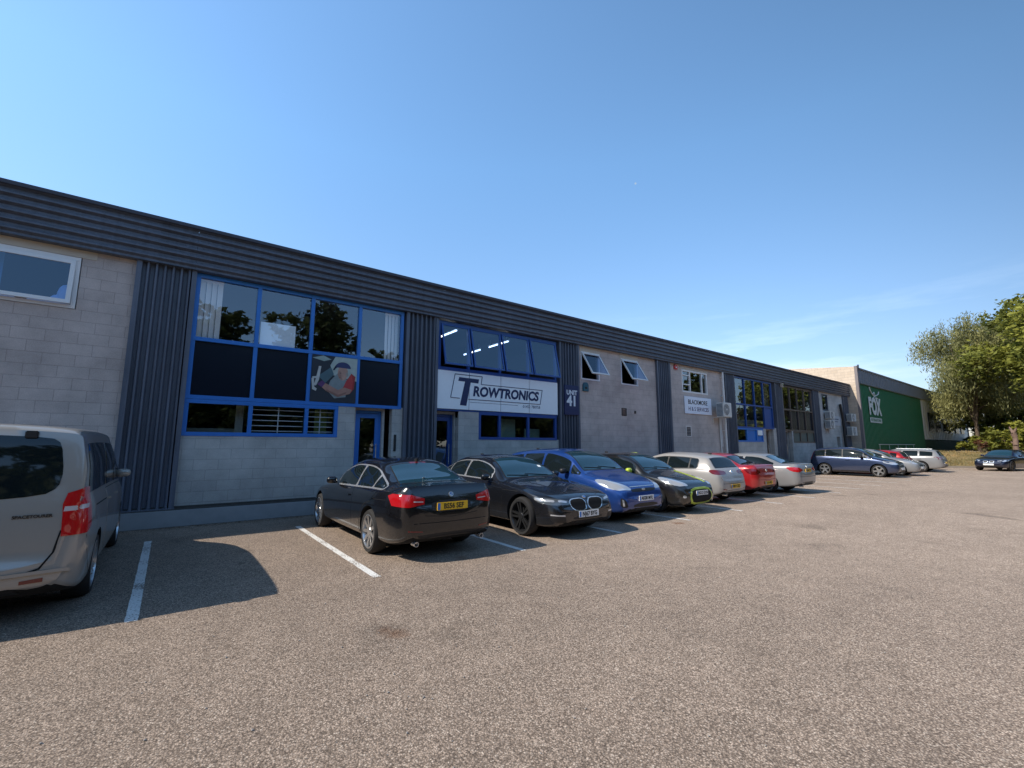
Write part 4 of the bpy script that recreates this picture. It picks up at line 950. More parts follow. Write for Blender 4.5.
def glazed(xs, zs, frame, cells, fw=.085, y=YW, depth=.09, parent=None, bottom=True):
    """frame bars and the panes between them; cells[row][col] from the top"""
    f = MB(); h = fw/2
    for zz in zs: f.box(xs[0]-h, xs[-1]+h, y-.012, y+depth, zz-h, zz+h)
    for r in range(len(zs)-1):
        for i, x in enumerate(xs): f.box(x-h, x+h, y-.004, y+depth-.01, zs[r+1]+h, zs[r]-h)
    o = B(f, 'window', frame)
    groups = {}
    for r, rowc in enumerate(cells):
        for c, t in enumerate(rowc):
            if t in ('.', 'o'): continue
            m = groups.setdefault(t if t in 'gbc' else t+str(r)+str(c), MB()); m.quad((xs[c]+h, y+.05, zs[r+1]+h), (xs[c+1]-h, y+.05, zs[r+1]+h), (xs[c+1]-h, y+.05, zs[r]-h), (xs[c]+h, y+.05, zs[r]-h))
    nm = {'g': ('pane', M_glass), 'b': ('pane', M_glassb), 'c': ('pane', M_glassc), 's': ('spandrel_panel', M_spand), 'B': ('spandrel_panel', M_blue), 'G': ('spandrel_panel', simple('grey_green_panel', (.10, .13, .12), .4)), 'D': ('spandrel_panel', M_dkblue)}
    for t, m in groups.items():
        q = m.build(nm[t[0]][0], nm[t[0]][1]); me = q.data
        for v in me.vertices: v.co -= row.location
        q.parent = o
    return o
def casement(x0, x1, z0, z1, ang, frame, glassm, y=YW, parent=None, fw=.05):
    """top hung sash swung outwards at the foot"""
    m = MB(); h = z1-z0; c, s_ = math.cos(ang), math.sin(ang)
    P = lambda x, d, t: (x, y-.03-d*s_-t*c, z1-d*c+t*s_*0-t*s_)
    def bar(xa, xb, da, db):
        m.prism([P(xa, da, 0), P(xb, da, 0), P(xb, db, 0), P(xa, db, 0)], (0, c*.04, s_*.04*-1+.0))
    m.cur = 0
    bar(x0, x1, 0, fw); bar(x0, x1, h-fw, h); bar(x0, x0+fw, fw, h-fw); bar(x1-fw, x1, fw, h-fw)
    m.cur = 1; m.quad(P(x0+fw, fw, -.02), P(x1-fw, fw, -.02), P(x1-fw, h-fw, -.02), P(x0+fw, h-fw, -.02))
    o = m.build('casement', [frame, glassm]); 
    for v in o.data.vertices: v.co -= row.location
    o.parent = parent or row; return o

# bay with the plumber's poster
xs = [.23, 1.44, 2.65, 3.86, 5.07]
glazed(xs, [5.43, 3.99, 2.70], M_blue, ['gggg', 'ss.s'])
glazed([.23, 1.44, 2.65, 3.36], [2.61, 1.90], M_blue, ['ccc'])
# Unit 41 bay
xs2 = [6.28, 7.32, 8.54, 9.75, 11.04]
w41 = glazed(xs2, [5.40, 3.98], M_dkblue, ['oooo'])
for a, b in zip(xs2, xs2[1:]): casement(a+.03, b-.03, 4.03, 5.36, R(13), M_dkblue, M_glassb, parent=w41)
glazed([7.76, 8.54, 9.75, 11.02], [2.66, 1.88], M_dkblue, ['ccc'])
fr = MB(); fr.box(6.2, 11.1, YW-.01, YW+.06, 2.69, 3.94); B(fr, 'sign_backing', M_dkblue)
# tilted white windows
wl = glazed([-3.50, -1.71], [5.28, 4.32], M_white, ['o'], fw=.07)
casement(-3.46, -1.74, 4.35, 5.24, R(6), M_white, M_glassb, parent=wl, fw=.07)
for a, b in ((12.40, 13.41), (14.78, 15.85)):
    ww = glazed([a, b], [5.25, 4.20], M_white, ['o'], fw=.06)
    casement(a+.01, b-.01, 4.20, 5.24, R(31), M_white, M_glassb, parent=ww, fw=.065)
w4 = glazed([19.28, 19.95, 21.02, 21.48], [5.25, 4.22], M_white, ['ggg'], fw=.08)
m = MB(); m.box(19.32, 19.91, YW-.005, YW+.07, 4.55, 4.60); m.box(19.32, 19.91, YW-.005, YW+.07, 5.0, 5.05); q = m.build('transom', M_white)
for v in q.data.vertices: v.co -= row.location
q.parent = w4
# far bays
glazed([24.28, 25.45, 26.6, 27.75, 28.85], [5.40, 3.92, 2.66], M_dkblue, ['gggg', 'gggD'])
glazed([24.28, 25.45, 26.6, 27.35], [2.57, 1.90], M_blue, ['cBB'])
glazed([30.45, 31.5, 32.65, 33.8, 35.05], [5.40, 3.92, 2.62], M_bronze, ['gggg', 'gsss'])
glazed([31.65, 32.75, 33.9, 35.05], [2.53, 1.88], M_bronze, ['GGG'])
glazed([37.04, 38.08], [5.30, 4.2], M_cladtop, ['g'])
# doors
def door(x0, x1, z1, frame, leaf, y=12.18, glassm=None, grab=True, reveal=True):
    if reveal:
        r = MB(); r.box(x0-.06, x0, YW+.2, y+.1, .336, z1); r.box(x1, x1+.06, YW+.2, y+.1, .336, z1); r.box(x0-.06, x1+.06, YW+.2, y+.1, z1, z1+.08); B(r, 'door_reveal', M_blockpale)
    f = MB(); f.box(x0, x0+.06, y-.03, y+.05, .336, z1); f.box(x1-.06, x1, y-.03, y+.05, .336, z1); f.box(x0+.06, x1-.06, y-.03, y+.05, z1-.07, z1)
    f.box(x0+.06, x0+.16, y-.015, y+.03, .34, z1-.08); f.box(x1-.16, x1-.06, y-.015, y+.03, .34, z1-.08); f.box(x0+.16, x1-.16, y-.015, y+.03, .34, .55); f.box(x0+.16, x1-.16, y-.015, y+.03, z1-.2, z1-.08)
    d = B(f, 'door', frame)
    p = MB(); p.quad((x0+.16, y+.01, .55), (x1-.16, y+.01, .55), (x1-.16, y+.01, z1-.2), (x0+.16, y+.01, z1-.2)); q = p.build('pane', glassm or leaf)
    for v in q.data.vertices: v.co -= row.location
    q.parent = d
    h = MB(); h.tube((x1-.13, y-.07, 1.1), (x1-.13, y-.07, 1.7), .014); h.tube((x1-.13, y-.07, 1.15), (x1-.13, y, 1.15), .01); h.tube((x1-.13, y-.07, 1.65), (x1-.13, y, 1.65), .01); q = h.build('handle', M_chrome)
    for v in q.data.vertices: v.co -= row.location
    q.parent = d
door(3.92, 4.66, 2.6, M_blue, M_glass, glassm=M_glass)
door(6.24, 6.94, 2.6, M_dkblue, M_glass, glassm=M_glass)
door(27.82, 28.70, 2.55, simple('brown_door', (.12, .09, .075), .5), M_glass, glassm=simple('brown_panel', (.16, .12, .10), .5))
door(30.4, 31.3, 2.5, M_cladtop, M_glass, glassm=M_glass)
door(39.36, 39.94, 2.25, M_cladtop, M_glass, glassm=M_spand)
m = MB(); m.box(6.98, 7.74, YW+.05, YW+.22, 2.5, 2.7); B(m, 'door_soffit', M_dkblue)
# downpipes
m = MB(); m.tube((22.86, 11.72, .35), (22.86, 11.72, 5.47), .055); 
for zz in (1, 2.4, 4.2, 5.2): m.box(22.79, 22.93, 11.70, 11.86, zz, zz+.04)
B(m, 'downpipe', M_white, smooth=True)
m = MB(); m.tube((40.15, 11.70, 4.75), (40.5, 11.70, 3.6), .09); m.tube((40.5, 11.70, 3.6), (40.6, 11.70, .36), .09); B(m, 'downpipe', M_black, smooth=True)

# things on and behind the front
def single(mb, name, mat, label, cat, group=None, kind=None, **k):
    return tag(mb.build(name, mat, None, **k), label, cat, group, kind)
def vblind(x0, x1, z0, z1, y, label, n=None):
    m = MB(); n = n or int((x1-x0)/.09)
    w = (x1-x0)/n
    for i in range(n):
        x = x0+i*w; m.quad((x, y, z0), (x+w*.95, y+.035, z0), (x+w*.95, y+.035, z1), (x, y, z1))
    m.box(x0, x1, y-.01, y+.05, z1, z1+.05)
    single(m, 'vertical_blind', M_blind, label, 'blind', 'vertical blinds')
vblind(.28, .72, 4.04, 5.36, 12.02, 'cream vertical blind bunched at the left edge of the first blue framed window')
vblind(4.62, 5.02, 4.04, 5.36, 12.02, 'cream vertical blind bunched at the right edge above the dark panel beside the poster')
vblind(32.75, 33.75, 3.98, 5.36, 12.02, 'pale blind behind the third upper pane of the bronze framed window')
vblind(33.9, 35.0, 3.98, 5.36, 12.02, 'pale blind behind the last upper pane of the bronze framed window')
vblind(28.0, 28.8, 3.98, 5.36, 12.02, 'pale blind behind the last upper pane of the far blue window')
m = MB(); m.box(1.52, 2.29, 11.93, 11.935, 4.04, 4.60); single(m, 'paper_sheet', M_paper, 'blank pale paper sheet stuck in the lower corner of the second upper pane', 'paper')
m = MB(); m.quad((-3.45, 12.15, 4.3), (-2.75, 12.15, 4.3), (-2.75, 12.15, 5.3), (-3.45, 12.15, 5.3)); single(m, 'roller_blind', simple('pale_blue_blind', (.16, .30, .36), .8), 'pale blue blind behind the left part of the white tilted window', 'blind')
# crumpled white cloth on the sill inside the left window
m = MB(); random.seed(3)
for i in range(9): m.ellip((-2.75+i*.11, 12.1, 4.34+.05*math.sin(i*1.7)+(.0 if i < 6 else (i-6)*.10)), .12, .06, .07+(.0 if i < 6 else .05*(i-5)), 10, 7)
single(m, 'cloth_bundle', M_paper, 'white crumpled cloth heaped on the sill inside the left window', 'cloth', smooth=True)
# window bars behind the lower panes
for a, b, lb in ((1.50, 2.60, 'white horizontal bars behind the middle low pane under the dark panels'), (2.70, 3.31, 'white horizontal bars behind the small low pane under the poster')):
    m = MB()
    for i in range(5): m.tube((a, 12.0, 1.99+i*.125), (b, 12.0, 1.99+i*.125), .011, seg=6)
    m.tube(((a+b)/2, 12.0, 1.95), ((a+b)/2, 12.0, 2.56), .013, seg=6)
    single(m, 'window_bars', M_white, lb, 'window bars', 'window bars')
m = MB(); m.box(1.20, 1.36, 12.35, 12.38, 1.9, 2.6); m.box(.3, 1.3, 12.6, 12.7, 1.6, 2.05); single(m, 'desk_screen', simple('office_beige', (.34, .33, .28), .8), 'pale desk screen dimly seen inside the first low pane', 'screen')
m = MB(); m.box(2.95, 3.25, 12.3, 12.33, 1.9, 2.6); single(m, 'green_curtain', simple('olive_cloth', (.22, .26, .08), .9), 'olive curtain dimly seen inside the small low pane under the poster', 'curtain')
m = MB(); m.box(8.9, 9.6, 12.4, 12.45, 1.8, 2.55); m.box(10.1, 10.8, 12.5, 12.55, 1.8, 2.25); single(m, 'filing_cabinet', simple('cabinet_green', (.16, .24, .19), .6), 'green grey cabinet dimly seen inside the low windows under the TROWTRONICS sign', 'cabinet')
# fluorescent tubes lit in the upper office
for x, y, zz, lb in ((7.03, 12.75, 5.3, 'lit fluorescent tube glimpsed in the top left pane of unit 41'), (9.25, 14.75, 5.3, 'lit fluorescent tube deep in the office behind the second pane of unit 41'), (9.25, 12.95, 5.3, 'lit fluorescent tube across the middle mullion of unit 41')):
    t = empty('fluorescent_light', (x, y, zz), R(90), label=lb, cat='light', group='fluorescent lights in the upper office')
    a = MB(); a.tube((-.6, 0, 0), (.6, 0, 0), .02); a.build('tube', M_tube, t, smooth=True)
    a = MB(); a.box(-.65, .65, -.04, .04, .03, .07); a.tube((-.5, 0, .07), (-.5, 0, 5.55-zz), .006); a.tube((.5, 0, .07), (.5, 0, 5.55-zz), .006); a.build('housing', M_white, t)

# poster of a workman: flat coloured shapes on a panel
po = empty('poster', (3.26, 11.83, 3.35), label='printed poster of a man in blue cap and red shirt working on a pipe', cat='poster')
def flat(name, polys, parent=po):
    for k, (col, pts, dep) in enumerate(polys):
        m = MB(); m.prism([(x, -dep, zz) for x, zz in pts], (0, .0015, 0)); m.build(name[k] if isinstance(name, list) else name, simple('print_%02d' % (int(col[0]*900+col[1]*90+col[2]*9)), col, .5, noise=.3, nscale=7), parent)
def arc(cx, cz, rx, rz, a0=0, a1=360, n=16): return [(cx+rx*math.cos(R(a0+(a1-a0)*i/n)), cz+rz*math.sin(R(a0+(a1-a0)*i/n))) for i in range(n+(0 if a1-a0 == 360 else 1))]
polys = [
 ((.012, .018, .028), [(-.565, -.60), (.565, -.60), (.565, .59), (-.565, .59)], .002),
 ((.36, .42, .38), [(-.05, .10), (.565, -.02), (.565, .585), (.0, .585), (-.12, .35)], .004),
 ((.28, .36, .33), [(-.56, .50), (-.30, .585), (-.10, .50), (-.28, .44)], .004),
 ((.06, .12, .14), [(-.40, .05), (-.10, .30), (-.02, .12), (-.22, -.12)], .005),
 ((.20, .24, .24), [(-.10, -.05), (.12, .22), (.32, .0), (.30, -.45), (.02, -.50), (-.18, -.30)], .006),
 ((.42, .25, .19), arc(.20, .18, .13, .20), .008),
 ((.30, .17, .13), [(.10, .22), (.07, .12), (.12, .02), (.20, -.01), (.17, .08), (.16, .2)], .009),
 ((.10, .06, .05), [(.12, .165), (.16, .18), (.165, .165), (.13, .155)], .0095),
 ((.22, .10, .08), [(.10, .06), (.16, .07), (.16, .05), (.11, .045)], .0095),
 ((.025, .035, .11), arc(.20, .30, .20, .16, 0, 180)+[(.0, .24), (-.06, .22), (.06, .31)], .010),
 ((.30, .26, .22), arc(.31, .14, .035, .06), .010),
 ((.42, .035, .035), [(.30, -.02), (.42, .18), (.53, .10), (.50, -.22), (.40, -.36), (.22, -.22)], .011),
 ((.36, .19, .14), [(.45, -.25), (.40, -.36), (.10, -.46), (-.20, -.32), (-.36, -.18), (-.32, -.10), (-.18, -.14), (.10, -.28), (.25, -.20)], .012),
 ((.24, .12, .09), [(.30, -.36), (.10, -.46), (-.20, -.32), (-.18, -.28), (.10, -.40), (.32, -.31)], .0125),
 ((.28, .02, .02), [(.42, .18), (.53, .10), (.50, -.22), (.45, -.28), (.47, -.02)], .0115),
 ((.09, .03, .12), [(-.42, -.16), (-.30, -.06), (-.22, -.12), (-.30, -.24)], .013),
 ((.46, .47, .44), [(-.40, .30), (-.34, .30), (-.38, -.05), (-.44, -.20), (-.50, -.20), (-.46, -.05)], .014),
 ((.46, .47, .44), [(-.54, .02), (-.43, .04), (-.43, -.01), (-.54, -.03)], .015),
 ((.44, .45, .42), [(-.56, -.02), (-.50, -.02), (-.48, -.24), (-.42, -.28), (-.44, -.34), (-.53, -.30)], .016),
]
flat(['backing', 'background', 'background', 'background', 'torso', 'face', 'face_shade', 'eye', 'mouth', 'cap', 'ear', 'sleeve', 'arm', 'arm_shade', 'sleeve_shade', 'glove', 'pipe', 'pipe', 'pipe'], polys)

# TROWTRONICS sign
sg_ = empty('shop_sign', (8.68, 11.80, 3.335), label='white panelled sign reading TROWTRONICS in navy italic letters under the tilted windows', cat='sign')
for a, b in zip(xs2, xs2[1:]):
    m = MB(); m.box(a+.012-8.68 if a > 6.3 else 6.20-8.68, (b-.012 if b < 11 else 11.08)-8.68, 0, .03, -.585, .575); m.build('panel', M_signw, sg_)
def sxz(x, zz, y=-.006): return (x-8.68, y, zz-3.335)
m = MB()
m.prism([sxz(6.95, 3.745), sxz(7.68, 3.735), sxz(7.65, 3.60), sxz(7.37, 3.61), sxz(7.22, 2.87), sxz(6.99, 2.88), sxz(7.16, 3.62), sxz(6.92, 3.625)], (0, .005, 0))
m.build('lettering', M_navy, sg_)
t = text('lettering', 'ROWTRONICS', .43, M_navy, sg_, sxz(8.80, 3.33, -.005), FACE, ext=.002, bold=.017, shear=.14, sx=1.0)
bw = t.data.vertices; w0 = max(v.co.x for v in bw)-min(v.co.x for v in bw); t.scale.x = 2.72/w0
m = MB(); L_ = [(6.80, 3.83), (7.80, 3.83), (7.76, 3.58), (10.34, 3.58), (10.24, 3.08), (7.28, 3.08)]; L2 = [(6.98, 3.09), (6.66, 3.10), (6.80, 3.83)]
for LL in (L_, L2):
    for p, q in zip(LL, LL[1:]): m.tube(sxz(*p), sxz(*q), .011, seg=5)
m.build('outline_rule', M_navy, sg_)
m = MB(); m.box(7.35-8.68, 9.25-8.68, -.004, 0, 2.985-3.335, 2.995-3.335); m.build('underline', M_navy, sg_)
t = text('lettering', '01452 780758', .135, M_navy, sg_, sxz(9.85, 2.965, -.004), FACE, ext=.001); 
# UNIT 41
u = empty('unit_number_sign', (11.73, 11.74, 3.32), label='navy board reading UNIT 41 in white on the ribbed pillar', cat='sign')
m = MB(); m.box(-.37, .37, -.02, .02, -.55, .55); m.build('board', M_navy, u, bevel=.004)
text('lettering', 'UNIT', .235, M_signtxt, u, (0, -.022, .27), FACE, bold=.008)
text('lettering', '41', .52, M_signtxt, u, (0, -.022, -.05), FACE, bold=.02)
# white firm sign
s4 = empty('firm_sign', (20.52, 11.80, 3.58), label='white two line sign on the block wall beside the outdoor condenser', cat='sign')
m = MB(); m.box(-1.20, 1.20, 0, .035, -.41, .42); m.build('board', simple('firm_sign_white', (.78, .82, .90), .4), s4, bevel=.004)
text('lettering', 'BLACKMORE', .30, M_txt, s4, (-.05, -.002, .15), FACE, bold=.004)
text('lettering', 'H & S SERVICES', .27, simple('mauve_text', (.10, .06, .12), .5), s4, (0, -.002, -.18), FACE, bold=.002)
# small signs
m = MB(); m.box(26.66, 27.25, 11.825, 11.838, 2.24, 2.52); single(m, 'notice_board', M_signw, 'small white notice on the bright blue low panels', 'sign')
s7 = empty('firm_sign', (39.38, 11.80, 3.47), label='pale blank looking sign panel on the far bay beside the black drainpipe', cat='sign')
m = MB(); m.box(-.92, .92, 0, .035, -.35, .36); m.build('board', simple('pale_sign', (.45, .47, .50), .5), s7, bevel=.004)
m = MB(); m.box(-.7, .5, -.004, 0, .1, .16); m.box(-.7, .3, -.004, 0, -.08, -.03); m.build('printed_lines', M_navy, s7)
# AC condensers
def condenser(loc, label, w=.85, h=.68, d=.34, group='outdoor condenser units'):
    a = empty('air_conditioner', loc, label=label, cat='air conditioner', group=group)
    m = MB(); m.box(-w/2, w/2, -d/2, d/2, 0, h); m.build('casing', M_acw, a, bevel=.012)
    m = MB(); cx = -.08; m.lathe([(.05, 0), (.05, -.012), (.0, -.012)], (cx, -d/2-.002, h/2), 16)
    for r in (.10, .155, .21, .265):
        if r < h/2-.04: m.lathe([(r-.006, -.004), (r-.006, -.012), (r+.006, -.012), (r+.006, -.004)], (cx, -d/2, h/2), 28)
    for i in range(12): t = i*math.pi/6; m.tube((cx+.05*math.cos(t), -d/2-.009, h/2+.05*math.sin(t)), (cx+.27*math.cos(t), -d/2-.009, h/2+.27*math.sin(t)), .003, seg=4)
    m.build('fan_guard', M_white, a)
    m = MB(); m.tube((cx, -d/2-.003, h/2), (cx, -d/2+.002, h/2), min(.285, h/2-.03), seg=32); m.build('fan_opening', M_black, a)
    m = MB()
    for i in range(10): m.box(-w/2-.004, -w/2, -d/2+.03, d/2-.03, .05+i*(h-.1)/10, .05+(i+.6)*(h-.1)/10)
    m.build('side_fins', M_acg, a)
    m = MB()
    for x in (-w/2+.1, w/2-.1): m.box(x-.02, x+.02, -d/2, 11.86-loc[1], -.04, 0); m.box(x-.02, x+.02, 11.82-loc[1], 11.86-loc[1], -.3, -.04)
    m.build('bracket', M_acw, a)
condenser((22.18, 11.40, 3.08), 'white outdoor condenser on the wall beside the white two line sign', w=.84, h=.72, d=.36)
condenser((37.5, 11.6, 3.56), 'upper one of two white condensers under the far green tinted window', w=.9, h=.5)
condenser((37.4, 11.6, 2.86), 'lower one of two white condensers under the far green tinted window', w=.9, h=.58)
condenser((41.7, 11.5, 3.5), 'upper condenser on the last pillar before the cream gable', w=1.0, h=.58)
condenser((41.6, 11.5, 2.42), 'lower condenser on the last pillar before the cream gable', w=1.1, h=.66)
# cables of the condenser
m = MB(); m.tube((22.45, 11.8, 3.05), (22.5, 11.8, .4), .035, seg=8); m.tube((22.6, 11.81, 3.05), (22.62, 11.81, 1.6), .02, seg=6); single(m, 'pipe_trunking', M_white, 'white pipe trunking running down from the condenser beside the two line sign', 'pipe')
def alarm(x, z, w, h, mat, label, face=None):
    a = empty('alarm_box', (x, 11.79, z), label=label, cat='alarm box')
    m = MB(); m.prism([(-w/2, 0, -h/2), (w/2, 0, -h/2), (w/2, 0, h*.25), (w*.25, 0, h/2), (-w*.25, 0, h/2), (-w/2, 0, h*.25)], (0, .06, 0)); m.build('cover', mat, a, bevel=.008)
    m = MB(); m.ellip((0, -.01, -h*.1), w*.22, .015, h*.14); m.build('lamp', face or M_black, a, smooth=True)
alarm(12.58, 3.89, .30, .34, M_teal, 'teal alarm box high on the block wall beside the UNIT 41 board')
alarm(18.72, 5.33, .26, .22, M_redbox, 'small red alarm box under the fascia by the white three part window', M_white)
def vent(x, z, w, h, mat, label):
    a = empty('wall_vent', (x, 11.83, z), label=label, cat='vent')
    m = MB(); m.box(-w/2, w/2, 0, .03, -h/2, -h/2+.03); m.box(-w/2, w/2, 0, .03, h/2-.03, h/2); m.box(-w/2, -w/2+.03, 0, .03, -h/2+.03, h/2-.03); m.box(w/2-.03, w/2, 0, .03, -h/2+.03, h/2-.03); m.build('frame', mat, a)
    m = MB(); n = 6
    for i in range(n): zz = -h/2+.04+i*(h-.08)/n; m.prism([(-w/2+.03, 0, zz), (w/2-.03, 0, zz), (w/2-.03, .025, zz+(h-.08)/n*.8), (-w/2+.03, .025, zz+(h-.08)/n*.8)], (0, .003, .003))
    m.build('louvre', M_black, a)
vent(14.87, 3.03, .30, .32, M_black, 'square dark vent in the wall below the tilted white windows')
vent(15.6, 3.05, .10, .12, M_black, 'tiny dark vent to the right of the square one')
vent(19.60, 2.33, .42, .50, M_white, 'white framed vent low on the wall under the two line sign')
a = empty('floodlight', (29.95, 11.66, 5.36), label='small cream floodlight under the fascia on the pillar past the far blue window', cat='light')
m = MB(); m.box(-.09, .09, -.08, .06, -.12, .12); m.build('housing', M_cream, a, bevel=.01)
m = MB(); m.box(-.07, .07, -.09, -.081, -.09, .09); m.build('lens', M_glass, a)
# door entry and letter box
m = MB(); m.box(4.93, 4.99, 11.82, 11.85, 1.5, 1.95); single(m, 'entry_panel', M_black, 'narrow black entry panel on the pier beside the first blue door', 'entry panel')

# ------------------------------------------------------------------ the green warehouse
fx = empty('warehouse_building', (52, 14, 0), label='green clad warehouse with grey ribbed fascia and cream gable wall', cat='building')
m = MB(); m.prism([(42.6, 11.25, 0), (42.6, 40, 0), (42.6, 40, 10.4), (42.6, 11.25, 7.86)], (.25, 0, 0)); m.build('gable_wall', M_creamwall, fx, world=True)
m = MB(); m.box(42.6, 42.86, 11.06, 11.248, 0, 7.9); m.build('corner_trim', simple('mauve_grey_trim', (.22, .19, .19), .6), fx, world=True)
m = MB(); m.tube((42.7, 11.0, 7.7), (42.7, 11.0, 7.98), .06); m.build('corner_post', M_cladtop, fx, world=True)
YF = 11.2
def ribbed(mb, x0, x1, z0, z1, y, pitch=.33, dep=.05):
    x = x0
    while x < x1-.01:
        e = min(x+pitch, x1); p = e-x
        P = [(x, y), (x+p*.35, y), (x+p*.5, y-dep), (x+p*.85, y-dep), (e, y)]
        for a, b in zip(P, P[1:]): mb.quad((a[0], a[1], z0), (b[0], b[1], z0), (b[0], b[1], z1), (a[0], a[1], z1))
        x = e
m = MB(); ribbed(m, 43.15, 62.8, .0, 6.62, YF); m.build('green_cladding', M_green, fx, world=True)
m = MB(); m.box(42.86, 43.15, YF-.06, YF+.1, 0, 6.6); m.build('edge_trim', M_cladtop, fx, world=True)
m = MB(); ribbed(m, 62.8, 88, .0, 2.25, YF); m.build('green_skirt', simple('dark_green_cladding', (.008, .045, .022), .5, noise=.1), fx, world=True)
m = MB(); ribbed(m, 62.8, 88, 2.3, 6.5, YF+.02, pitch=.9, dep=.12); m.build('silver_cladding', M_silver, fx, world=True)
m = MB()
for i in range(6): m.box(65+i*3.6, 67.2+i*3.6, YF-.16, YF-.11, 3.2, 5.2)
m.build('window', M_spand, fx, world=True)
m = MB(); ribbed(m, 42.9, 88, 6.6, 7.62, YF-.12, pitch=.5, dep=.08); m.box(42.88, 88, YF-.24, YF+.3, 7.62, 7.74); m.box(42.9, 88, YF-.2, YF, 6.52, 6.6); m.build('fascia', simple('grey_fascia', (.17, .18, .20), .5), fx, world=True)
m = MB(); m.quad((42.9, 11.3, 7.7), (88, 11.3, 7.7), (88, 40, 10.3), (42.9, 40, 10.3)); m.box(88, 88.2, 11.0, 40, 0, 7.6); m.quad((42.9, 40, 0), (88, 40, 0), (88, 40, 10.3), (42.9, 40, 10.3)); m.build('roof', M_roof, fx, world=True)
m = MB(); m.tube((46, 11.0, 1.75), (57, 10.9, 1.75), .03, seg=6)
for i in range(5): m.tube((46.2+i*2.7, 11.0, 0), (46.2+i*2.7, 11.0, 1.75), .02, seg=6)
single(m, 'hand_rail', M_white, 'pale rail running low in front of the green warehouse wall', 'rail')
fs = empty('shop_sign', (46.4, 11.10, 4.8), label='large white FOX lettering with a line drawn animal mark on the green wall', cat='sign')
M_fw = simple('fox_white', (.62, .66, .64), .5)
t = text('lettering', 'FOX', 2.0, M_fw, fs, (0, 0, 0), FACE, bold=.095, ext=.01)
xs_ = [v.co.x for v in t.data.vertices]; zs_ = [v.co.y for v in t.data.vertices]; t.scale = (3.3/(max(xs_)-min(xs_)), 1.5/(max(zs_)-min(zs_)), 1)
m = MB(); m.box(-1.55, 1.55, -.005, .02, -1.28, -.88); m.build('name_strip', M_fw, fs)
text('lettering', 'INTERNATIONAL', .36, M_green, fs, (0, -.01, -1.08), FACE, bold=.004)
m = MB()
for P in ([(-.9, 1.35), (-.35, 1.05), (.1, .92), (.6, 1.0), (1.3, 1.15)], [(-.35, 1.05), (.1, 1.25), (.35, .95)], [(.1, .92), (-.1, .75)], [(.5, .85), (1.0, .75)], [(-.9, 1.35), (-1.0, 1.6)], [(1.3, 1.15), (1.45, 1.4)]):
    for p, q in zip(P, P[1:]): m.tube((p[0], 0, p[1]+.02), (q[0], 0, q[1]+.02), .045, seg=6)
m.build('emblem', M_fw, fs)

# ------------------------------------------------------------------ ground, markings, verge
m = MB(); S = 420
m.quad((-S, -S, 0), (S, -S, 0), (S, S, 0), (-S, S, 0)); tag(m.build('ground', M_asph), kind='structure')
def marking(x0, x1, y0, y1, w=None):
    # slightly ragged painted line
    m = MB(); n = max(3, int((y1-y0)/.12)); L_, Rr = [], []
    for i in range(n+1):
        y = y0+(y1-y0)*i/n; L_.append((x0+random.uniform(-.003, .003), y, .004)); Rr.append((x1+random.uniform(-.003, .003), y, .004))
    for i in range(n): m.quad(L_[i], Rr[i], Rr[i+1], L_[i+1])
    return m
random.seed(11)
for k in range(-2, 19):
    x = -.145+2.4*k
    o = marking(x-.05, x+.05, 5.78, 10.25 if k < 9 else 10.6).build('parking_line', M_line)
    tag(o, kind='structure')
# fallen leaf litter and grit along the foot of the wall
random.seed(5); m = MB()
for i in range(2600):
    x = random.uniform(-3, 24); y = 11.62-abs(random.gauss(0, .16)); s_ = random.uniform(.008, .03); a = random.uniform(0, 6.28); zz = random.uniform(.004, .014)
    m.quad((x+s_*math.cos(a), y+s_*math.sin(a), zz), (x-s_*math.sin(a), y+s_*math.cos(a), zz), (x-s_*math.cos(a), y-s_*math.sin(a), zz+.006), (x+s_*math.sin(a), y-s_*math.cos(a), zz))
single(m, 'leaf_litter', simple('dry_litter', (.16, .11, .07), .9, noise=.5, nscale=40), None, None, kind='stuff')
# pebbles loose on the tarmac
m = MB()
for i in range(500):
    t = random.uniform(0, 1); r = .9+9*t*t; a = R(random.uniform(-12, 86)); x, y = r*math.sin(a), r*math.cos(a)
    if y > 11.5: continue
    s_ = random.uniform(.003, .009); m.ellip((x, y, s_*.6), s_, s_*.8, s_*.7, 6, 4)
single(m, 'loose_stones', simple('pale_stone', (.34, .31, .28), .8, noise=.3, nscale=30), None, None, kind='stuff')

M_grass = None
def grassmat():
    m, nt, b, out = newmat('dry_grass'); N = nt.nodes.new; Lk = nt.links.new
    g = N('ShaderNodeNewGeometry'); n = N('ShaderNodeTexNoise'); n.inputs['Scale'].default_value = .6; n.inputs['Detail'].default_value = 12; n.inputs['Roughness'].default_value = .7; Lk(g.outputs['Position'], n.inputs['Vector'])
    cr = N('ShaderNodeValToRGB'); cr.color_ramp.elements[0].position = .35; cr.color_ramp.elements[0].color = (.13, .12, .04, 1); cr.color_ramp.elements[1].position = .62; cr.color_ramp.elements[1].color = (.36, .25, .11, 1); Lk(n.outputs['Fac'], cr.inputs[0])
    Lk(cr.outputs[0], b.inputs['Base Color']); b.inputs['Roughness'].default_value = .95
    n2 = N('ShaderNodeTexNoise'); n2.inputs['Scale'].default_value = 25; Lk(g.outputs['Position'], n2.inputs['Vector']); bp = N('ShaderNodeBump'); bp.inputs['Distance'].default_value = .06; Lk(n2.outputs['Fac'], bp.inputs['Height']); Lk(bp.outputs[0], b.inputs['Normal'])
    return m
M_grass = grassmat()
M_kerb = simple('kerb_stone', (.26, .22, .18), .9, noise=.2)
kerb = [(44.3, 11.0), (46.4, 8.0), (48.2, 5.6), (49.6, 3.0), (50.6, 0), (51, -6), (51, -40)]
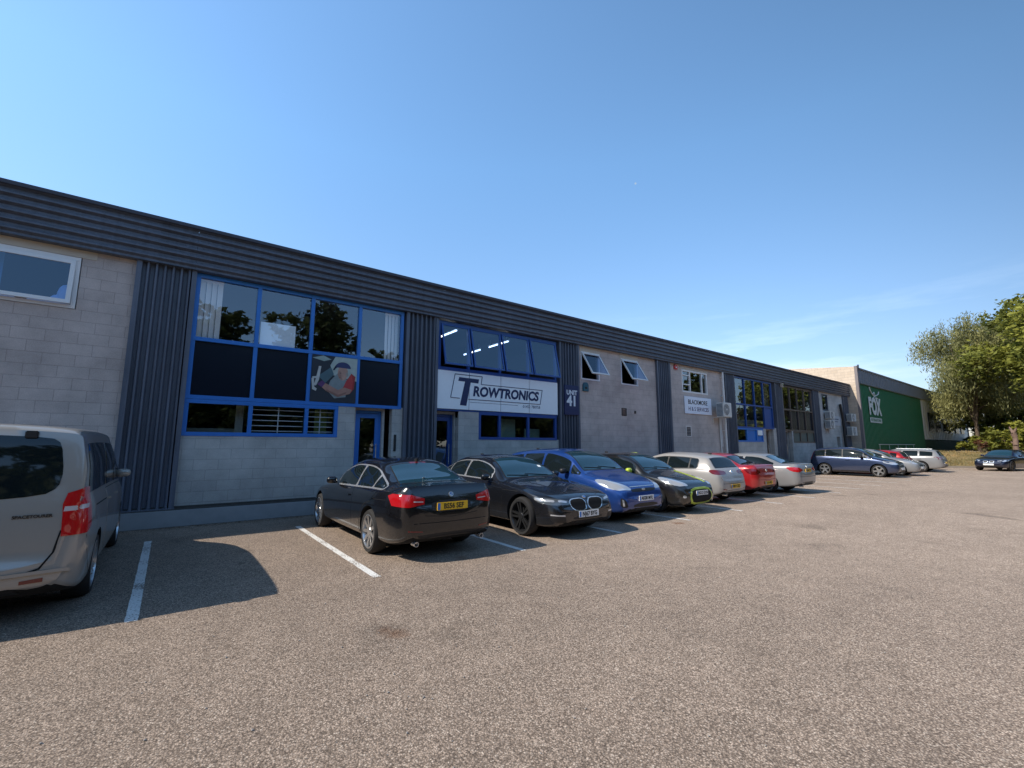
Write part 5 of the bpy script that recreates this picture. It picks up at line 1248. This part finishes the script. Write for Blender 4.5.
def kx(y):
    for (a, b), (c, d) in zip(kerb, kerb[1:]):
        if d <= y <= b: return a+(c-a)*(b-y)/(b-d)
    return kerb[0][0] if y > 11 else 51
def vz(d): return .13+.95*min(1, max(0, d/8))**1.2
m = MB(); ny = 60; nx = 40; grid = []
for j in range(ny+1):
    y = 11.0-51*j/ny; rowv = []
    for i in range(nx+1):
        d = 60*(i/nx)**1.8; rowv.append((kx(y)+.12+d, y, vz(d)+.04*math.sin(y*1.3+d)*min(1, d/3)))
    grid.append(rowv)
for j in range(ny):
    for i in range(nx): m.quad(grid[j][i], grid[j][i+1], grid[j+1][i+1], grid[j+1][i])
tag(m.build('grass_verge', M_grass, smooth=True), kind='structure')
m = MB()
for (a, b), (c, d) in zip(kerb, kerb[1:]):
    v = Vector((c-a, d-b, 0)).normalized(); n = Vector((-v.y, v.x, 0))*.13
    m.prism([(a, b, 0), (c, d, 0), (c+n.x, d+n.y, 0), (a+n.x, b+n.y, 0)], (0, 0, .14))
tag(m.build('kerb', M_kerb), kind='structure')
m = MB()
for j in range(40):
    y0 = 11-j*1.2; y1 = y0-1.2
    m.quad((kx(y0)+11.0, y0, vz(11)+.05), (kx(y0)+14.5, y0, vz(14)+.05), (kx(y1)+14.5, y1, vz(14)+.05), (kx(y1)+11.0, y1, vz(11)+.05))
tag(m.build('footpath', simple('path_gravel', (.42, .36, .29), .9, noise=.2)), kind='structure')
# tufts
random.seed(9); m = MB()
for i in range(5200):
    y = random.uniform(-9, 10.8); d = random.uniform(.1, 10); x = kx(y)+.15+d; zz = vz(d); h = random.uniform(.06, .24); a = random.uniform(0, 6.28); w = .05
    m.quad((x-w*math.cos(a), y-w*math.sin(a), zz-.05), (x+w*math.cos(a), y+w*math.sin(a), zz-.05), (x+random.uniform(-.08, .08), y+random.uniform(-.08, .08), zz+h))
single(m, 'grass', M_grass, 'dry straw coloured grass tufts', None, kind='stuff')

# ------------------------------------------------------------------ trees
def foliage(blobs, n, size, seed, strand=0, flat=.8, jitter=.25):
    rnd = random.Random(seed); V = []; F = []; T = []
    tot = sum(b[3]**2 for b in blobs)
    for (bx, by, bz, br, tn) in blobs:
        cnt = int(n*br**2/tot); nclump = max(6, cnt//22)
        for c in range(nclump):
            u = rnd.uniform(-1, 1); th = rnd.uniform(0, 6.283); rr = br*(rnd.uniform(.45, 1.05))
            q = math.sqrt(1-u*u); cx = bx+rr*q*math.cos(th); cy = by+rr*q*math.sin(th); cz = bz+rr*u*flat
            ct = tn+rnd.uniform(-.22, .22)+.18*u; k = cnt//nclump; cs = br*jitter
            for i in range(k):
                px, py, pz = cx+rnd.gauss(0, cs*.5), cy+rnd.gauss(0, cs*.5), cz+rnd.gauss(0, cs*.35)
                if strand: pz -= rnd.uniform(0, strand)
                s = size*rnd.uniform(.6, 1.3); a = Vector((rnd.gauss(0, 1), rnd.gauss(0, 1), rnd.gauss(0, 1)*(.5 if not strand else 2.5))).normalized()
                b = a.orthogonal().normalized(); b.rotate(Matrix.Rotation(rnd.uniform(0, 6.28), 3, a))
                if strand: b *= .35
                nn = len(V); P = Vector((px, py, pz))
                V += [tuple(P-a*s), tuple(P+b*s*.55), tuple(P+a*s), tuple(P-b*s*.55)]; F.append((nn, nn+1, nn+2, nn+3)); T.append(min(1, max(0, ct+rnd.uniform(-.09, .09))))
    me = bpy.data.meshes.new('crown'); me.from_pydata(V, [], F)
    at = me.attributes.new('tint', 'FLOAT', 'FACE'); at.data.foreach_set('value', T)
    return me
def limbs(h, r, blobs, seed, lean=0):
    rnd = random.Random(seed); m = MB(); p = Vector((0, 0, -.2)); segs = 6; top = h*.55; pts = [p]
    for i in range(1, segs+1): pts.append(Vector((lean*i/segs+rnd.uniform(-.08, .08)*h*.1, rnd.uniform(-.08, .08)*h*.1, top*i/segs)))
    for i in range(segs): m.tube(pts[i], pts[i+1], r*(1-.11*i), r*(1-.11*(i+1)), seg=9, caps=False)
    for b in blobs:
        s = pts[rnd.randint(2, segs)]; e = Vector(b[:3]); mid = s.lerp(e, .5)+Vector((0, 0, .08*h*rnd.random())); m.tube(s, mid, r*.34, r*.22, seg=6, caps=False); m.tube(mid, e, r*.22, r*.06, seg=6, caps=False)
    return m
def mkblobs(h, spread, n, seed, tone=.5, low=.35, br=(.16, .26)):
    rnd = random.Random(seed); out = []
    for i in range(n):
        t = rnd.random(); zz = h*(low+(1-low)*.92*t); lim = spread*math.sqrt(max(.05, 1-((t-.38)/.68)**2)); a = rnd.uniform(0, 6.28); rr = lim*math.sqrt(rnd.random())*.85
        out.append((rr*math.cos(a), rr*math.sin(a), zz, h*rnd.uniform(*br)*(1-.35*t), tone+rnd.uniform(-.25, .25)))
    return out
LM1 = leafmat('leaf_olive', (.050, .072, .016), (.40, .40, .075))
LM2 = leafmat('leaf_willow', (.070, .085, .040), (.40, .38, .15), .35)
LM4 = leafmat('leaf_yard', (.020, .036, .010), (.16, .18, .05))
LM3 = leafmat('leaf_dark', (.006, .014, .005), (.05, .085, .018))
def tree(name, loc, h, spread, n, leaf, seed, label, mat, group=None, strand=0, tone=.5, low=.35, nb=16, tr=.2, br=(.16, .26), bark=None, cat='tree'):
    t = empty(name, loc, label=label, cat=cat, group=group)
    b = mkblobs(h, spread, nb, seed, tone, low, br); me = foliage(b, n, leaf, seed, strand); me.materials.append(mat)
    o = bpy.data.objects.new('crown', me); COL.objects.link(o); o.parent = t
    limbs(h, tr, b, seed).build('trunk', bark or M_bark, t, smooth=True)
    return t
tree('willow_tree', (65.0, 7.5, .9), 14.4, 4.2, 40000, .19, 21, 'weeping grey green willow overhanging the end of the green warehouse', LM2, strand=2.0, tone=.6, low=.40, nb=34, br=(.10, .17))
tree('broadleaf_tree', (60.5, 1.2, 1.0), 17.6, 5.8, 36000, .19, 33, 'large sunlit yellow green tree at the right edge behind the navy saloon', LM1, tone=.62, low=.30, nb=26, tr=.32, br=(.11, .18))
tree('broadleaf_tree', (74, 5.2, 1.0), 14.5, 5.4, 18000, .25, 44, 'darker olive tree filling the gap behind the willow and the sunlit tree', LM1, tone=.35, low=.22, nb=22, tr=.3, br=(.13, .2))
tree('broadleaf_tree', (80, -8, 1.0), 13, 6, 9000, .34, 45, 'shaded tree far behind the navy saloon at the right edge', LM1, tone=.30, low=.2, nb=22, tr=.3, br=(.13, .2))
for i, (x, y, h, sp, sd, lb) in enumerate(((66.5, 7.6, 3.1, 2.5, 51, 'pale green bush below the willow next to the green skirt wall'), (64, 3.6, 3.3, 2.6, 52, 'rounded bush with yellowing leaves behind the bare stump'), (63.5, 5.6, 2.6, 2.2, 53, 'low green bush between the path and the willow'), (62, .2, 3.2, 2.8, 54, 'broad bush at the right edge past the stump'), (72, 6.2, 3.2, 2.8, 55, 'tall bush filling the gap under the willow behind the low green bush'), (73, 3.4, 3.6, 3.0, 56, 'deep green bush behind the dead brown shrub'))):
    tree('bush', (x, y, .95), h, sp, 5000, .14, sd, lb, LM1, tone=.5, low=.05, nb=12, tr=.05, br=(.22, .34), cat='bush')
# hedge far behind
hb = [(0, 0+j*1.7-20, 1.2+.5*math.sin(j*2.1), 1.6, .4+.3*math.sin(j*1.3)) for j in range(26)]
me = foliage(hb, 15000, .22, 77); me.materials.append(LM3); t = empty('hedge', (84, -3, .9), label='long dark hedge closing the view beyond the pale path', cat='hedge'); o = bpy.data.objects.new('leaves', me); COL.objects.link(o); o.parent = t
# broken pale trunk and the small brown dead shrub
m = MB(); rnd = random.Random(4); pts = [Vector((0, 0, -.2)), Vector((.03, .04, .5)), Vector((-.05, .0, 1.1)), Vector((.04, -.05, 1.7)), Vector((0, .06, 2.1))]
for a, b, r0, r1 in zip(pts, pts[1:], (.42, .30, .27, .25), (.30, .27, .25, .30)): m.tube(a, b, r0, r1, seg=11, caps=False)
m.tube(pts[-1], pts[-1]+Vector((.25, .30, .55)), .20, .05, seg=8); m.tube(pts[-1], pts[-1]+Vector((-.1, -.35, .45)), .17, .06, seg=8); m.tube(pts[2], pts[2]+Vector((.05, .4, .3)), .10, .04, seg=7)
o = single(m, 'tree_stump', M_barkp, 'broken pale barked trunk standing on the verge behind the navy saloon', 'tree stump', smooth=True); o.location = (53.6, 4.15, .65); o.scale = (.62, .62, .95)
t = empty('dead_shrub', (56.5, 6.35, .8), label='small brown dead shrub on the dry verge left of the stump', cat='shrub')
m = MB()
for i in range(26): a = rnd.uniform(0, 6.28); m.tube((0, 0, 0), (rnd.uniform(.1, .45)*math.cos(a), rnd.uniform(.1, .45)*math.sin(a), rnd.uniform(.5, 1.4)), .03, .008, seg=5)
m.build('stems', M_bark, t)
b = [(0, 0, .95, .5, .5)]; me = foliage(b, 500, .09, 8); me.materials.append(leafmat('leaf_brown', (.05, .025, .015), (.22, .10, .05))); o = bpy.data.objects.new('leaves', me); COL.objects.link(o); o.parent = t
# trees across the yard, behind the camera: mirrored in the windows
protos = []
random.seed(17)
spots = [(-8, -19), (-3, -22), (1.5, -20)]+[(6+5.2*i, -20-(i*7 % 4)) for i in range(13)]+[(-14, -21), (-20, -20), (-27, -22), (-34, -19), (75, -21), (82, -16)]
labs = ['dark tree across the yard mirrored in the office windows']
for i, (x, y) in enumerate(spots):
    if i < 3:
        t = tree('yard_tree', (x, y, 0), (14.2, 16.0, 13.0)[i], 5.2, 16000, .28, 60+i, 'dark leafy tree across the yard behind the camera, mirrored in the windows', LM4, group='trees across the yard', tone=.5, low=.04, nb=30, tr=.22, br=(.13, .20)); protos.append(t)
    else:
        t = copy_tree(protos[i % 3]); t.location = (x, y, 0)
        t.scale = [random.uniform(.85, 1.15)]*3
    t.rotation_euler.z = random.uniform(0, 6.28)

# the day moon
mm, nt, b_, out_ = newmat('moon'); nt.nodes.clear(); N = nt.nodes.new
e_ = N('ShaderNodeEmission'); e_.inputs[0].default_value = (.55, .75, 1, 1); e_.inputs[1].default_value = .75; o_ = N('ShaderNodeOutputMaterial'); nt.links.new(e_.outputs[0], o_.inputs[0])
mdir = Vector((.79503, -.60657, .00142))*((635.5-512)/445.86)+Vector((-.08313, -.10663, .99082))*((384-183)/445.86)+Vector((.60085, .78784, .1352)); mdir.normalize()
m = MB(); m.ellip((0, 0, 0), 3.0, 3.0, 3.0, 16, 10); o = m.build('moon', mm, smooth=True); o.location = mdir*1500; tag(o, 'tiny pale daytime moon high in the clear sky', 'moon')

# ------------------------------------------------------------------ camera, sun, sky
cd = bpy.data.cameras.new('camera'); cam = bpy.data.objects.new('camera', cd); COL.objects.link(cam); scene.camera = cam
r_ = Vector((0.79503, -0.60657, 0.00142)); u_ = Vector((-0.08313, -0.10663, 0.99082)); f_ = Vector((0.60085, 0.78784, 0.1352))
cam.matrix_world = Matrix(((r_.x, u_.x, -f_.x, 0), (r_.y, u_.y, -f_.y, 0), (r_.z, u_.z, -f_.z, 1.675), (0, 0, 0, 1)))
cd.sensor_width = 36; cd.lens = 445.86/1024*36; cd.clip_end = 3000; cd.clip_start = .05
sd = Vector((-1.04, .26, 1.0)).normalized()
sl = bpy.data.lights.new('sun', 'SUN'); sl.energy = 5.0; sl.angle = R(.53); sl.color = (1, .93, .83)
so = bpy.data.objects.new('sun', sl); COL.objects.link(so); so.rotation_euler = sd.to_track_quat('Z', 'Y').to_euler()
w = bpy.data.worlds.new('World'); scene.world = w; w.use_nodes = True; nt = w.node_tree; N = nt.nodes.new; Lk = nt.links.new
bg = nt.nodes['Background']; sk = N('ShaderNodeTexSky'); sk.sky_type = 'NISHITA'; sk.sun_disc = False
sk.sun_elevation = math.asin(sd.z); sk.sun_rotation = math.atan2(sd.x, sd.y); sk.air_density = 1.0; sk.dust_density = .6; sk.ozone_density = 2.2; sk.altitude = 50
# wisps of high cloud near the horizon
tc = N('ShaderNodeTexCoord'); mp = N('ShaderNodeMapping'); mp.inputs['Scale'].default_value = (2.2, 2.2, 16); mp.inputs['Rotation'].default_value = (R(9), R(7), 0); Lk(tc.outputs['Generated'], mp.inputs[0])
no = N('ShaderNodeTexNoise'); no.inputs['Scale'].default_value = 1.6; no.inputs['Detail'].default_value = 8; no.inputs['Roughness'].default_value = .6; Lk(mp.outputs[0], no.inputs['Vector'])
r1 = N('ShaderNodeMapRange'); r1.inputs['From Min'].default_value = .5; r1.inputs['From Max'].default_value = .78; r1.inputs['To Max'].default_value = .55; Lk(no.outputs['Fac'], r1.inputs[0])
sx = N('ShaderNodeSeparateXYZ'); Lk(tc.outputs['Generated'], sx.inputs[0])
r2 = N('ShaderNodeMapRange'); r2.inputs['From Min'].default_value = .30; r2.inputs['From Max'].default_value = .05; Lk(sx.outputs['Z'], r2.inputs[0])
r3 = N('ShaderNodeMapRange'); r3.inputs['From Min'].default_value = .55; r3.inputs['From Max'].default_value = .95; Lk(sx.outputs['X'], r3.inputs[0])
m1 = N('ShaderNodeMath'); m1.operation = 'MULTIPLY'; Lk(r1.outputs[0], m1.inputs[0]); Lk(r2.outputs[0], m1.inputs[1])
m2 = N('ShaderNodeMath'); m2.operation = 'MULTIPLY'; Lk(m1.outputs[0], m2.inputs[0]); Lk(r3.outputs[0], m2.inputs[1])
mx = N('ShaderNodeMix'); mx.data_type = 'RGBA'; mx.inputs[7].default_value = (8.5, 9, 9.6, 1); Lk(m2.outputs[0], mx.inputs[0]); Lk(sk.outputs[0], mx.inputs[6]); 
# sky gain shaped: brighter ahead of the camera, dimmer behind to keep shade dark
dt = N('ShaderNodeVectorMath'); dt.operation = 'DOT_PRODUCT'; Lk(tc.outputs['Generated'], dt.inputs[0]); dt.inputs[1].default_value = (.30, .93, .21)
gr = N('ShaderNodeMapRange'); gr.interpolation_type = 'SMOOTHSTEP'; gr.inputs['From Min'].default_value = -.2; gr.inputs['From Max'].default_value = .95; gr.inputs['To Min'].default_value = .52; gr.inputs['To Max'].default_value = 1.85; Lk(dt.outputs['Value'], gr.inputs[0])
gc = N('ShaderNodeVectorMath'); gc.operation = 'MULTIPLY'; Lk(mx.outputs[2], gc.inputs[0]); gz = N('ShaderNodeMapRange'); gz.inputs['From Min'].default_value = .03; gz.inputs['From Max'].default_value = .55; Lk(sx.outputs['Z'], gz.inputs[0])
gm = N('ShaderNodeMix'); gm.data_type = 'RGBA'; gm.inputs[6].default_value = (.70, .66, .70, 1); gm.inputs[7].default_value = (.85, 1.06, 1.10, 1); Lk(gz.outputs[0], gm.inputs[0]); Lk(gm.outputs[2], gc.inputs[1])
# sky glow added behind camera to fill the shaded front; zenith dimmed for shadows
d2 = N('ShaderNodeVectorMath'); d2.operation = 'DOT_PRODUCT'; Lk(tc.outputs['Generated'], d2.inputs[0]); d2.inputs[1].default_value = (.10, -.93, .36)
g2 = N('ShaderNodeMapRange'); g2.interpolation_type = 'SMOOTHSTEP'; g2.inputs['From Min'].default_value = .25; g2.inputs['From Max'].default_value = .9; g2.inputs['To Min'].default_value = 0; g2.inputs['To Max'].default_value = 1.65; Lk(d2.outputs['Value'], g2.inputs[0])
ga = N('ShaderNodeMath'); ga.operation = 'ADD'; Lk(gr.outputs[0], ga.inputs[0]); Lk(g2.outputs[0], ga.inputs[1])
g3 = N('ShaderNodeMapRange'); g3.interpolation_type = 'SMOOTHSTEP'; g3.inputs['From Min'].default_value = .76; g3.inputs['From Max'].default_value = .95; g3.inputs['To Min'].default_value = 1; g3.inputs['To Max'].default_value = .4; Lk(sx.outputs['Z'], g3.inputs[0])
gb = N('ShaderNodeMath'); gb.operation = 'MULTIPLY'; Lk(ga.outputs[0], gb.inputs[0]); Lk(g3.outputs[0], gb.inputs[1])
gs = N('ShaderNodeVectorMath'); gs.operation = 'SCALE'; Lk(gc.outputs[0], gs.inputs[0]); Lk(gb.outputs[0], gs.inputs['Scale']); Lk(gs.outputs[0], bg.inputs[0])
bg.inputs[1].default_value = .15
scene.view_settings.view_transform = 'Standard'; scene.view_settings.look = 'None'; scene.view_settings.exposure = 0
scene.render.engine = 'CYCLES'
